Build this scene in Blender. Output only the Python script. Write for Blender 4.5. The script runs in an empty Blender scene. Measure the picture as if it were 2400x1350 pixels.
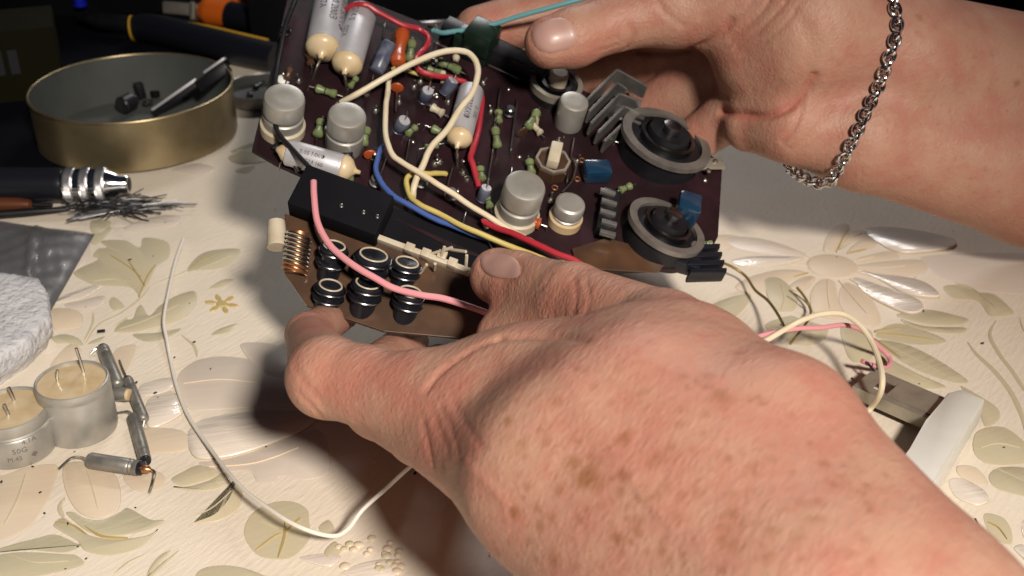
import bpy, bmesh, math, random
import numpy as np
from mathutils import Vector, Matrix
from mathutils.bvhtree import BVHTree
random.seed(7); np.random.seed(7)
SC = bpy.context.scene
COL = SC.collection
S = 0.01                                   # the code below is in centimetres
R = math.radians

# ------------------------------------------------------------------ camera
FPX, CX, CY = 2800.0, 1200.0, 675.0
PITCH, CAMH = R(30), 25.0
CAM = np.array((0.0, 0.0, CAMH))
FWD = np.array((0, math.cos(PITCH), -math.sin(PITCH)))
UP = np.array((0, math.sin(PITCH), math.cos(PITCH)))
RIGHT = np.array((1.0, 0, 0))
cd = bpy.data.cameras.new('camera'); cam = bpy.data.objects.new('camera', cd); COL.objects.link(cam)
cam.location = CAM * S
cam.rotation_euler = (R(90) - PITCH, 0, 0)
cd.sensor_width = 36; cd.lens = 36 * FPX / 2400
cd.clip_start = 0.005; cd.clip_end = 20
cd.dof.use_dof = True; cd.dof.focus_distance = 0.385; cd.dof.aperture_fstop = 20
SC.camera = cam

# ------------------------------------------------------------------ light
w = bpy.data.worlds.new('World'); SC.world = w; w.use_nodes = True
bg = w.node_tree.nodes['Background']; bg.inputs[0].default_value = (0.55, 0.65, 1.0, 1); bg.inputs[1].default_value = 0.022
def lamp(name, loc, target, size, power, color, spread=None):
    l = bpy.data.lights.new(name, 'AREA'); l.shape = 'DISK'; l.size = size * S; l.energy = power; l.color = color
    if spread: l.spread = R(spread)
    o = bpy.data.objects.new(name, l); COL.objects.link(o); o.location = Vector(loc) * S
    o.rotation_euler = (Vector(target) - Vector(loc)).to_track_quat('-Z', 'Y').to_euler(); return o
def spot(name, loc, target, radius, power, color, angle, blend):
    l = bpy.data.lights.new(name, 'SPOT'); l.shadow_soft_size = radius * S; l.energy = power; l.color = color; l.spot_size = R(angle); l.spot_blend = blend
    o = bpy.data.objects.new(name, l); COL.objects.link(o); o.location = Vector(loc) * S
    o.rotation_euler = (Vector(target) - Vector(loc)).to_track_quat('-Z', 'Y').to_euler(); return o
spot('desk_lamp_light', (33, -56, 80), (-1, 26, 0), 7.0, 100, (1.0, 0.90, 0.79), 37, 1.0)
rl = lamp('glint_light', (12, 165, 105), (0, 36, 0), 50, 6, (1.0, 0.97, 0.95)); rl.data.shape = 'RECTANGLE'; rl.data.size_y = 16 * S  # added area light at the back, there for the petal glints
SC.view_settings.view_transform = 'Standard'; SC.view_settings.look = 'None'
SC.view_settings.exposure = 0; SC.view_settings.gamma = 1
SC.render.engine = 'CYCLES'; SC.cycles.use_denoising = True
SC.cycles.max_bounces = 6; SC.cycles.caustics_reflective = False; SC.cycles.caustics_refractive = False

# ------------------------------------------------------------------ helpers
def V3(p): return np.array(p, float)
def ray(px, py): return FWD + RIGHT * (px - CX) / FPX - UP * (py - CY) / FPX
def PD(px, py, d): return CAM + ray(px, py) * d            # photo pixel + distance along the view axis
def PZ(px, py, z=0.0):
    r = ray(px, py); return CAM + r * ((z - CAMH) / r[2])   # photo pixel on the level z
def nrm(v): v = V3(v); return v / (np.linalg.norm(v) + 1e-12)
def perp(a):
    a = nrm(a); h = V3((0, 0, 1)) if abs(a[2]) < .9 else V3((1, 0, 0)); b = nrm(np.cross(a, h)); return b, np.cross(a, b)
ORG = {}
def org(o):
    while o.parent: o = o.parent
    return ORG[o.name]
def thing(name, loc, label, cat, group=None):
    o = bpy.data.objects.new(name, None); COL.objects.link(o); o.empty_display_size = .01
    o.location = V3(loc) * S; ORG[o.name] = V3(loc); o['label'] = label; o['category'] = cat
    if group: o['group'] = group
    return o
def mesh(name, g, mat, parent=None, smooth=True, label=None, cat=None, group=None, kind=None, sharp=35):
    vs, fs = g
    vs = np.asarray(vs, float)
    if parent is None:
        o0 = V3((vs[:, 0].mean(), vs[:, 1].mean(), vs[:, 2].min()))
    else: o0 = org(parent)
    me = bpy.data.meshes.new(name)
    me.from_pydata(((vs - o0) * S).tolist(), [], [list(map(int, f)) for f in fs])
    if smooth:
        me.polygons.foreach_set('use_smooth', [True] * len(me.polygons))
        try: me.set_sharp_from_angle(angle=R(sharp))
        except Exception: pass
    me.materials.append(mat); me.update()
    o = bpy.data.objects.new(name, me); COL.objects.link(o)
    if parent is not None: o.parent = parent
    else: o.location = o0 * S; ORG[o.name] = o0
    for k, v in (('label', label), ('category', cat), ('group', group), ('kind', kind)):
        if v: o[k] = v
    return o
def join(*gs):
    vs, fs, n = [], [], 0
    for v, f in gs:
        v = np.asarray(v, float).reshape(-1, 3); vs.append(v); fs += [tuple(i + n for i in q) for q in f]; n += len(v)
    return np.vstack(vs), fs
def spline(pts, n=8, closed=False):
    p = np.asarray(pts, float); N = len(p); out = []
    rng = range(N) if closed else range(N - 1)
    for i in rng:
        if closed: a, b, c, d = p[(i - 1) % N], p[i], p[(i + 1) % N], p[(i + 2) % N]
        else: a, b, c, d = p[max(i - 1, 0)], p[i], p[i + 1], p[min(i + 2, N - 1)]
        for k in range(n):
            t = k / n
            out.append(.5 * ((2 * b) + (c - a) * t + (2 * a - 5 * b + 4 * c - d) * t * t + (-a + 3 * b - 3 * c + d) * t ** 3))
    if not closed: out.append(p[-1])
    return np.array(out)
def tube(pts, r, n=8, closed=False, caps=True):
    p = np.asarray(pts, float); N = len(p)
    rr = np.full(N, r, float) if np.isscalar(r) else np.asarray(r, float)
    vs, fs = [], []
    tan = np.gradient(p, axis=0) if not closed else np.roll(p, -1, 0) - np.roll(p, 1, 0)
    u, v = perp(tan[0])
    for i in range(N):
        t = nrm(tan[i]); u = nrm(u - t * np.dot(u, t)); v = np.cross(t, u)
        for k in range(n):
            a = 2 * math.pi * k / n; vs.append(p[i] + rr[i] * (math.cos(a) * u + math.sin(a) * v))
    for i in range(N if closed else N - 1):
        j = (i + 1) % N
        for k in range(n):
            l = (k + 1) % n; fs.append((i * n + k, i * n + l, j * n + l, j * n + k))
    if caps and not closed:
        fs.append(tuple(range(n - 1, -1, -1))); fs.append(tuple((N - 1) * n + k for k in range(n)))
    return np.array(vs), fs
def lathe(p, axis, prof, n=24, caps=True, u=None):
    """prof = [(distance along axis, radius)...] from p"""
    p = V3(p); a = nrm(axis)
    if u is None: u, v = perp(a)
    else: u = nrm(V3(u) - a * np.dot(u, a)); v = np.cross(a, u)
    vs, fs = [], []
    for (t, r) in prof:
        for k in range(n):
            an = 2 * math.pi * k / n; vs.append(p + a * t + r * (math.cos(an) * u + math.sin(an) * v))
    for i in range(len(prof) - 1):
        for k in range(n):
            l = (k + 1) % n; fs.append((i * n + k, i * n + l, (i + 1) * n + l, (i + 1) * n + k))
    if caps:
        if prof[0][1] > 1e-6: fs.append(tuple(range(n - 1, -1, -1)))
        if prof[-1][1] > 1e-6: fs.append(tuple((len(prof) - 1) * n + k for k in range(n)))
    return np.array(vs), fs
def box(c, ax, ay, az, hx, hy, hz, bev=0.0, seg=2):
    bm = bmesh.new(); bmesh.ops.create_cube(bm, size=2)
    M = np.array([nrm(ax), nrm(ay), nrm(az)])
    for v in bm.verts: v.co = Vector((v.co.x * hx, v.co.y * hy, v.co.z * hz))
    if bev: bmesh.ops.bevel(bm, geom=list(bm.edges), offset=bev, segments=seg, profile=.5, affect='EDGES')
    bm.verts.index_update()
    vs = np.array([list(v.co) for v in bm.verts]) @ M + V3(c); fs = [tuple(v.index for v in f.verts) for f in bm.faces]
    bm.free(); return vs, fs
def slab(outline, n, th, bev=0.0):
    """closed 3-D outline extruded by th along n"""
    n = nrm(n); o = np.asarray(outline, float); N = len(o)
    if np.dot(np.cross(o[1] - o[0], o[2] - o[1]), n) < 0: o = o[::-1]
    vs = np.vstack([o, o + n * th])
    fs = [tuple(range(N - 1, -1, -1)), tuple(range(N, 2 * N))] + [(i, (i + 1) % N, N + (i + 1) % N, N + i) for i in range(N)]
    if not bev: return vs, fs
    bm = bmesh.new(); bv = [bm.verts.new(x) for x in vs]
    for f in fs: bm.faces.new([bv[i] for i in f])
    bmesh.ops.bevel(bm, geom=list(bm.edges), offset=bev, segments=2, profile=.5, affect='EDGES'); bm.verts.index_update()
    vs = np.array([list(v.co) for v in bm.verts]); fs = [tuple(v.index for v in f.verts) for f in bm.faces]; bm.free()
    return vs, fs
def ellipsoid(c, ax, ay, az, rx, ry, rz, nu=16, nv=10):
    A = np.array([nrm(ax) * rx, nrm(ay) * ry, nrm(az) * rz]); vs, fs = [], []
    for j in range(nv + 1):
        th = math.pi * j / nv
        for i in range(nu):
            ph = 2 * math.pi * i / nu; vs.append((math.sin(th) * math.cos(ph), math.sin(th) * math.sin(ph), math.cos(th)))
    for j in range(nv):
        for i in range(nu):
            k = (i + 1) % nu; fs.append((j * nu + i, (j + 1) * nu + i, (j + 1) * nu + k, j * nu + k))
    return np.array(vs) @ A + V3(c), fs
def text_geo(s, size):
    cu = bpy.data.curves.new('t', 'FONT'); cu.body = s; cu.size = size; cu.resolution_u = 2
    o = bpy.data.objects.new('t', cu); COL.objects.link(o)
    dg = bpy.context.evaluated_depsgraph_get(); me = bpy.data.meshes.new_from_object(o.evaluated_get(dg))
    vs = np.array([list(v.co) for v in me.vertices]); fs = [tuple(p.vertices) for p in me.polygons]
    bpy.data.objects.remove(o); bpy.data.curves.remove(cu); bpy.data.meshes.remove(me)
    return vs, fs
def wrap_text(s, size, p, axis, up, r, off=.008):
    """flat print bent round a cylinder: reads along axis, starts at p, centred on direction up"""
    vs, fs = text_geo(s, size); a = nrm(axis); u = nrm(V3(up) - a * np.dot(up, a)); v = np.cross(u, a)
    out = [V3(p) + a * x + (r + off) * (math.cos(y / r) * u + math.sin(y / r) * v) for x, y, _ in vs]
    return np.array(out), fs

# ------------------------------------------------------------------ materials
def mat(name, col, rough=.5, metal=0.0, coat=0.0, noise=None, bump=None, spec=.5, trans=0.0, alpha=1.0):
    """noise=(scale, second colour, amount) mottles the colour; bump=(scale, strength, distance_cm)"""
    m = bpy.data.materials.new(name); m.use_nodes = True; nt = m.node_tree; b = nt.nodes['Principled BSDF']
    b.inputs['Base Color'].default_value = (*col, 1); b.inputs['Roughness'].default_value = rough; b.inputs['Metallic'].default_value = metal
    b.inputs['Coat Weight'].default_value = coat; b.inputs['Coat Roughness'].default_value = .12
    b.inputs['Specular IOR Level'].default_value = spec; b.inputs['Transmission Weight'].default_value = trans; b.inputs['Alpha'].default_value = alpha
    tc = nt.nodes.new('ShaderNodeTexCoord')
    if noise:
        n = nt.nodes.new('ShaderNodeTexNoise'); n.inputs['Scale'].default_value = noise[0]; n.inputs['Detail'].default_value = 5
        mx = nt.nodes.new('ShaderNodeMix'); mx.data_type = 'RGBA'; rp = nt.nodes.new('ShaderNodeMapRange')
        rp.inputs[1].default_value = .42; rp.inputs[2].default_value = .68; rp.inputs[4].default_value = noise[2]
        nt.links.new(tc.outputs['Object'], n.inputs['Vector']); nt.links.new(n.outputs[0], rp.inputs[0]); nt.links.new(rp.outputs[0], mx.inputs[0])
        mx.inputs[6].default_value = (*col, 1); mx.inputs[7].default_value = (*noise[1], 1); nt.links.new(mx.outputs[2], b.inputs['Base Color'])
    if bump:
        n2 = nt.nodes.new('ShaderNodeTexNoise'); n2.inputs['Scale'].default_value = bump[0]; n2.inputs['Detail'].default_value = 4
        bp = nt.nodes.new('ShaderNodeBump'); bp.inputs['Strength'].default_value = bump[1]; bp.inputs['Distance'].default_value = bump[2] * S
        nt.links.new(tc.outputs['Object'], n2.inputs['Vector']); nt.links.new(n2.outputs[0], bp.inputs['Height']); nt.links.new(bp.outputs[0], b.inputs['Normal'])
    return m
def streaked(name, col, rough, dirdeg, scale, strength, col2=None, amt=.5, coat=0.0, spec=.5, metal=0.0, stretch=9.0, relief=1.0):
    """vinyl with fine brushed streaks along dirdeg in the table plane"""
    m = mat(name, col, rough, metal, coat, spec=spec); nt = m.node_tree; b = nt.nodes['Principled BSDF']
    tc = nt.nodes.new('ShaderNodeTexCoord'); mp = nt.nodes.new('ShaderNodeMapping'); mp.vector_type = 'TEXTURE'
    mp.inputs['Rotation'].default_value = (0, 0, R(dirdeg)); mp.inputs['Scale'].default_value = (stretch, 1, 1)
    n = nt.nodes.new('ShaderNodeTexNoise'); n.inputs['Scale'].default_value = scale; n.inputs['Detail'].default_value = 5
    bp = nt.nodes.new('ShaderNodeBump'); bp.inputs['Strength'].default_value = strength; bp.inputs['Distance'].default_value = .03 * S * relief
    nt.links.new(tc.outputs['Object'], mp.inputs[0]); nt.links.new(mp.outputs[0], n.inputs['Vector']); nt.links.new(n.outputs[0], bp.inputs['Height'])
    nt.links.new(bp.outputs[0], b.inputs['Normal']); nt.links.new(bp.outputs[0], b.inputs['Coat Normal'])
    if col2:
        n3 = nt.nodes.new('ShaderNodeTexNoise'); n3.inputs['Scale'].default_value = 28; n3.inputs['Detail'].default_value = 6
        rp = nt.nodes.new('ShaderNodeMapRange'); rp.inputs[1].default_value = .4; rp.inputs[2].default_value = .7; rp.inputs[4].default_value = amt
        mx = nt.nodes.new('ShaderNodeMix'); mx.data_type = 'RGBA'; mx.inputs[6].default_value = (*col, 1); mx.inputs[7].default_value = (*col2, 1)
        nt.links.new(tc.outputs['Object'], n3.inputs['Vector']); nt.links.new(n3.outputs[0], rp.inputs[0]); nt.links.new(rp.outputs[0], mx.inputs[0]); nt.links.new(mx.outputs[2], b.inputs['Base Color'])
    return m
MT = dict(
    cloth=streaked('cream_vinyl', (.75, .67, .56), .5, 55, 620, .8, (.66, .58, .47), .6, spec=.35, stretch=3.5),
    leaf=streaked('olive_vinyl', (.52, .47, .33), .42, 25, 500, .3, (.56, .48, .33), .8, spec=.4),
    leaf_pearl=streaked('olive_pearl_vinyl', (.50, .46, .32), .3, 25, 420, 1.0, (.60, .53, .38), .7, coat=.6, spec=.6, relief=.9, stretch=5), outline=mat('printed_outline', (.46, .38, .26), .5),
    petal=streaked('tan_vinyl', (.66, .555, .43), .42, 15, 500, .3, (.64, .50, .33), .5, spec=.4),
    petal_pale=streaked('pale_pink_vinyl', (.65, .575, .50), .36, 12, 400, .25, (.60, .50, .42), .5, spec=.5),
    pearl=streaked('pearl_vinyl', (.70, .63, .56), .32, 12, 420, 1.0, (.66, .58, .48), .6, coat=.8, spec=.8, relief=1.3, stretch=7),
    vein=mat('ochre_vein', (.42, .32, .12), .5),
    floret=mat('ochre_petal', (.50, .40, .18), .45, noise=(300, (.45, .28, .08), .6)),
    board=mat('brown_laminate', (.013, .0052, .007), .5, spec=.22, noise=(60, (.03, .011, .016), .8), bump=(160, .25, .03)),
    alu=mat('aluminium', (.56, .56, .60), .46, .45, noise=(120, (.46, .46, .50), .7), bump=(300, .12, .02)),
    oldcan=mat('scuffed_aluminium', (.30, .29, .265), .42, .6, noise=(220, (.18, .17, .15), .8), bump=(300, .3, .02)),
    can=mat('dull_aluminium', (.46, .45, .42), .42, .55, noise=(75, (.31, .295, .26), .8), bump=(200, .15, .02)),
    steel=mat('bright_steel', (.62, .61, .58), .25, 1.0, noise=(90, (.4, .39, .36), .7)),
    dark_steel=mat('dark_steel', (.20, .20, .21), .32, 1.0, noise=(140, (.10, .10, .11), .7)),
    lead=mat('tinned_lead', (.55, .53, .48), .3, 1.0),
    resin=mat('cream_resin', (.60, .48, .31), .38, coat=.2, noise=(120, (.50, .36, .18), .9), bump=(180, .35, .04)),
    ink=mat('black_ink', (.02, .02, .025), .6), ink2=mat('worn_grey_ink', (.13, .12, .11), .6),
    black=mat('black_plastic', (.007, .007, .009), .4, spec=.3, noise=(70, (.02, .02, .024), .6)),
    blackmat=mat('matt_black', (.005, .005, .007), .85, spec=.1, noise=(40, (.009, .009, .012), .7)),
    rubber=mat('black_rubber', (.008, .009, .014), .35, spec=.4), darkening_sheet=mat('darkening_sheet', (.004, .004, .007), .9, spec=.05, bump=(400, .5, .05)), knurl=mat('knurled_steel', (.62, .62, .63), .3, .9),
    red_wire=mat('red_insulation', (.36, .022, .036), .38), white_wire=mat('cream_insulation', (.66, .58, .43), .42, noise=(90, (.58, .47, .30), .6)),
    teal_wire=mat('teal_insulation', (.13, .33, .36), .4), blue_wire=mat('blue_insulation', (.05, .10, .32), .4),
    yellow_wire=mat('yellow_insulation', (.50, .40, .12), .45), pink_wire=mat('pink_insulation', (.62, .26, .29), .42),
    black_wire=mat('black_insulation', (.012, .012, .014), .35), brown_wire=mat('brown_enamel', (.22, .16, .05), .4, .3),
    thin_white=mat('thin_white_insulation', (.72, .68, .61), .45),
    orange=mat('orange_lacquer', (.38, .07, .015), .38, coat=.3, noise=(200, (.36, .06, .015), .7)),
    green=mat('green_lacquer', (.16, .20, .085), .4, noise=(200, (.10, .14, .06), .7)),
    blue_can=mat('dark_blue_sleeve', (.05, .06, .10), .35, noise=(200, (.16, .17, .22), .7)),
    blue_film=mat('blue_film', (.007, .032, .07), .25, coat=.6), white_dot=mat('white_paint', (.72, .72, .70), .45),
    bronze=mat('bronze_laminate', (.05, .026, .014), .38, coat=.3, noise=(70, (.10, .048, .024), .9), bump=(150, .3, .03)),
    bone=mat('bone_plastic', (.50, .44, .34), .45, noise=(120, (.38, .32, .22), .7)), fin=mat('grey_fin_metal', (.26, .25, .24), .42, .7, noise=(150, (.14, .135, .13), .7)), rimgrey=mat('grey_rim_metal', (.24, .22, .205), .42, .5, noise=(120, (.13, .12, .11), .8)), grey_strip=mat('grey_metal_strip', (.40, .37, .31), .4, .6, noise=(120, (.28, .25, .2), .7)),
    white_plastic=mat('white_plastic', (.66, .65, .62), .42, noise=(60, (.60, .57, .51), .6), bump=(100, .08, .03)),
    copper=mat('copper_wire', (.50, .24, .12), .35, .9),
    tin_gold=mat('gold_lacquer_tin', (.36, .295, .175), .38, .85, noise=(38, (.22, .17, .095), .9), bump=(45, .2, .06)),
    tin_grey=mat('grey_lacquer', (.10, .11, .105), .55, .3, noise=(50, (.08, .085, .08), .7)),
    foam=mat('white_foam', (.60, .60, .62), .8, spec=.2, bump=(330, 1.0, .16), noise=(170, (.46, .46, .49), .8)),
    orange_grip=mat('orange_grip', (.72, .14, .012), .42), yellow=mat('yellow_plastic', (.60, .34, .03), .4),
    wood=mat('dark_varnished_wood', (.10, .030, .012), .35, coat=.4, noise=(60, (.05, .014, .006), .8)),
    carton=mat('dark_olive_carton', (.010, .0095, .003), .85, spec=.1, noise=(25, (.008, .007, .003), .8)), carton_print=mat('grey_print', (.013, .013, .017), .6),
    blue_plastic=mat('blue_plastic', (.01, .02, .6), .4), crumb=mat('dark_crumb', (.03, .025, .02), .7),
    table=mat('dark_table', (.035, .028, .022), .5), wall=mat('dark_wall', (.03, .03, .035), .8, noise=(5, (.02, .02, .024), .7)),
    greenknob=mat('dark_green_plastic', (.005, .016, .010), .35), chrome=mat('chrome', (.70, .70, .72), .12, 1.0),
)
# ------------------------------------------------------------------ table, cloth, wall
tb = mesh('table', box((0, 60, -1.56), (1, 0, 0), (0, 1, 0), (0, 0, 1), 95, 75, 1.5), MT['table'], smooth=False, kind='structure')
wl = mesh('wall', box((0, 210, 60), (1, 0, 0), (0, 1, 0), (0, 0, 1), 220, 2, 80), MT['wall'], smooth=False, kind='structure')
CLOTH = thing('tablecloth', (0, 40, 0), 'cream vinyl tablecloth embossed with daisies and olive leaves, under everything', 'tablecloth')
def sheet():
    x0, x1, y0, y1 = -60, 60, 2, 84; nx, ny = 60, 41
    vs = [(x0 + (x1 - x0) * i / nx, y0 + (y1 - y0) * j / ny, 0) for j in range(ny + 1) for i in range(nx + 1)]
    fs = [(j * (nx + 1) + i, j * (nx + 1) + i + 1, (j + 1) * (nx + 1) + i + 1, (j + 1) * (nx + 1) + i) for j in range(ny) for i in range(nx)]
    return vs, fs
mesh('vinyl_sheet', sheet(), MT['cloth'], CLOTH)
ZL = [0.0]
def relief(outline, h=.03, w=.05, tilt=(0, 0), pixels=True, dome=.0):
    """raised pattern piece: smooth outline, sloping rim, top plane (optionally tipped)"""
    P = np.array([PZ(*p)[:2] for p in outline]) if pixels else np.asarray(outline, float)
    o = spline(P, 5, closed=True); N = len(o)
    A = .5 * np.sum(o[:, 0] * np.roll(o[:, 1], -1) - np.roll(o[:, 0], -1) * o[:, 1])
    if A < 0: o = o[::-1]
    w = min(w, .28 * 2 * abs(A) / np.linalg.norm(np.roll(o, -1, 0) - o, axis=1).sum())
    t = np.roll(o, -1, 0) - np.roll(o, 1, 0); t /= np.linalg.norm(t, axis=1)[:, None] + 1e-9
    inn = np.stack([-t[:, 1], t[:, 0]], 1); c = o.mean(0)
    ring1 = o + inn * w * .45; ring2 = o + inn * w
    ZL[0] = (ZL[0] + .0040) % .020
    z0 = h + ZL[0]
    top = z0 + (ring2 - c) @ V3(tilt)
    zmin = top.min()
    if zmin < .012: top += .008 - zmin
    t1 = .55 * top
    vs = np.vstack([np.c_[o, np.full(N, -.02)], np.c_[ring1, t1], np.c_[ring2, top]])
    fs = []
    for i in range(N):
        j = (i + 1) % N
        fs += [(i, j, N + j, N + i), (N + i, N + j, 2 * N + j, 2 * N + i)]
    fs.append(tuple(2 * N + i for i in range(N)))
    return vs, fs
def pattern(name, g, m, sharp=60):
    o = mesh(name, g, m, CLOTH, sharp=sharp); o.data.materials.append(MT['outline']); n = len(g[1])
    o.data.polygons.foreach_set('material_index', [1 if i % 2 == 0 and i < n - 1 else 0 for i in range(n)]); return o
def strip(pts, wpx, h=.016):
    P = spline([PZ(*p)[:2] for p in pts], 6); N = len(P)
    t = np.gradient(P, axis=0); t /= np.linalg.norm(t, axis=1)[:, None]; nn = np.stack([-t[:, 1], t[:, 0]], 1)
    prof = np.clip(np.minimum(np.linspace(0.25, 3, N), np.linspace(3, .25, N)), 0, 1)[:, None]
    hw = wpx / 2 * prof
    rows = [np.c_[P - nn * hw, np.full(N, -.01)], np.c_[P - nn * hw * .6, np.full(N, h)], np.c_[P + nn * hw * .6, np.full(N, h)], np.c_[P + nn * hw, np.full(N, -.01)]]
    vs = np.vstack(rows); fs = []
    for r in range(3):
        for i in range(N - 1): fs.append((r * N + i, r * N + i + 1, (r + 1) * N + i + 1, (r + 1) * N + i))
    return vs, fs
T0 = (.10, -.16)
LEAVES = [
 ('leaf', [(326,697),(320,687),(300,673),(233,670),(200,660),(172,638),(227,610),(217,600),(230,583),(250,580),(235,565),(293,563),(327,580),(337,557),(393,567),(397,603),(370,625),(360,640),(345,672)]),
 ('leaf', [(440,637),(447,617),(483,590),(560,583),(553,610),(517,630),(470,634)]),
 ('leaf', [(267,777),(290,750),(310,747),(320,723),(333,715),(350,740),(373,717),(413,693),(458,683),(457,720),(417,753),(350,773),(310,780)]),
 ('leaf_pearl', [(310,784),(367,779),(430,769),(393,792),(343,802)]),
 ('leaf', [(255,705),(268,696),(285,708),(292,722),(270,728),(258,720)]),
 ('leaf', [(205,560),(240,530),(262,535),(245,560),(225,575)]), ('leaf', [(212,520),(240,515),(262,522),(240,545),(215,545)]),
 ('leaf', [(120,792),(150,783),(185,793),(195,812),(160,806),(135,806)]), ('leaf', [(203,808),(222,795),(248,788),(232,803)]),
 ('leaf', [(490,676),(520,656),(550,655),(525,672)]), ('leaf_pearl', [(495,786),(515,770),(560,758),(535,780)]),
 ('leaf_pearl', [(154,1204),(200,1244),(240,1256),(300,1254),(360,1240),(388,1219),(356,1218),(330,1205),(300,1190),(280,1200),(240,1218),(200,1214),(175,1200)]),
 ('leaf', [(124,1230),(152,1214),(196,1248),(260,1264),(340,1256),(372,1240),(355,1262),(320,1290),(260,1303),(200,1292),(180,1268),(140,1245)]),
 ('leaf_pearl', [(-30,1300),(0,1284),(80,1262),(130,1252),(180,1272),(196,1278),(150,1296),(60,1290)]),
 ('leaf', [(-30,1312),(40,1294),(150,1298),(182,1302),(196,1325),(120,1346),(0,1365),(-30,1360)]),
 ('leaf', [(400,1124),(430,1105),(465,1090),(508,1100),(513,1114),(480,1128),(430,1140)]),
 ('leaf_pearl', [(405,1142),(440,1140),(490,1126),(520,1108),(545,1112),(535,1132),(505,1148),(450,1152)]),
 ('leaf', [(552,1122),(570,1150),(558,1195),(510,1222),(452,1226),(500,1206),(530,1175),(545,1145)]),
 ('leaf', [(570,1250),(590,1203),(640,1177),(690,1176),(722,1195),(726,1222),(728,1262),(690,1305),(650,1312),(600,1300)]),
 ('leaf', [(455,1352),(480,1330),(540,1325),(600,1340),(640,1370),(460,1385)]), ('leaf', [(745,1238),(770,1218),(785,1240),(770,1258)]),
 ('leaf', [(760,1290),(785,1268),(800,1290),(780,1320),(762,1310)]),
 ('leaf', [(535,368),(590,353),(640,365),(620,380),(560,385)]), ('leaf', [(552,398),(598,388),(590,404),(560,406)]), ('leaf_pearl', [(540,355),(575,340),(610,330),(600,346),(560,358)]),
 ('leaf', [(2210,672),(2255,668),(2290,684),(2330,690),(2365,718),(2375,738),(2322,742),(2292,708),(2235,700)]),
 ('leaf', [(2100,738),(2170,725),(2245,740),(2272,750),(2255,762),(2200,764),(2150,756)]),
 ('leaf_pearl', [(2112,748),(2170,765),(2262,768),(2250,784),(2190,780),(2130,765)]),
 ('leaf', [(2052,788),(2062,772),(2100,758),(2160,772),(2220,800),(2160,810),(2080,798)]),
 ('leaf_pearl', [(2055,798),(2120,806),(2190,838),(2270,893),(2232,897),(2150,868),(2090,832)]),
 ('leaf', [(2048,800),(2085,838),(2150,875),(2220,908),(2160,912),(2090,885),(2050,835)]),
 ('leaf', [(1972,762),(2036,772),(2048,800),(2042,845),(2000,850),(1978,815)]),
 ('leaf', [(1790,655),(1828,652),(1866,688),(1868,718),(1850,732),(1812,724),(1796,690)]),
 ('leaf', [(1792,762),(1850,740),(1882,750),(1940,768),(1928,800),(1880,812),(1830,792)]),
 ('leaf', [(2250,905),(2300,930),(2340,958),(2342,985),(2310,1002),(2290,960)]),
 ('leaf', [(2288,1012),(2348,1000),(2400,1034),(2430,1080),(2330,1092),(2282,1062)]),
 ('leaf', [(2322,1106),(2350,1102),(2440,1150),(2440,1172),(2350,1152),(2318,1128)]), ('leaf_pearl', [(2335,1098),(2400,1096),(2450,1130),(2440,1148),(2380,1122)]),
 ('leaf', [(2306,1203),(2350,1212),(2372,1243),(2370,1278),(2330,1263),(2310,1236)]), ('leaf_pearl', [(2284,1214),(2302,1235),(2350,1282),(2328,1292),(2292,1252)]),
 ('leaf', [(1640,735),(1700,700),(1760,690),(1740,730),(1690,760)]), ('leaf', [(1300,460),(1380,440),(1420,462),(1350,490)]),
]
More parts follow.
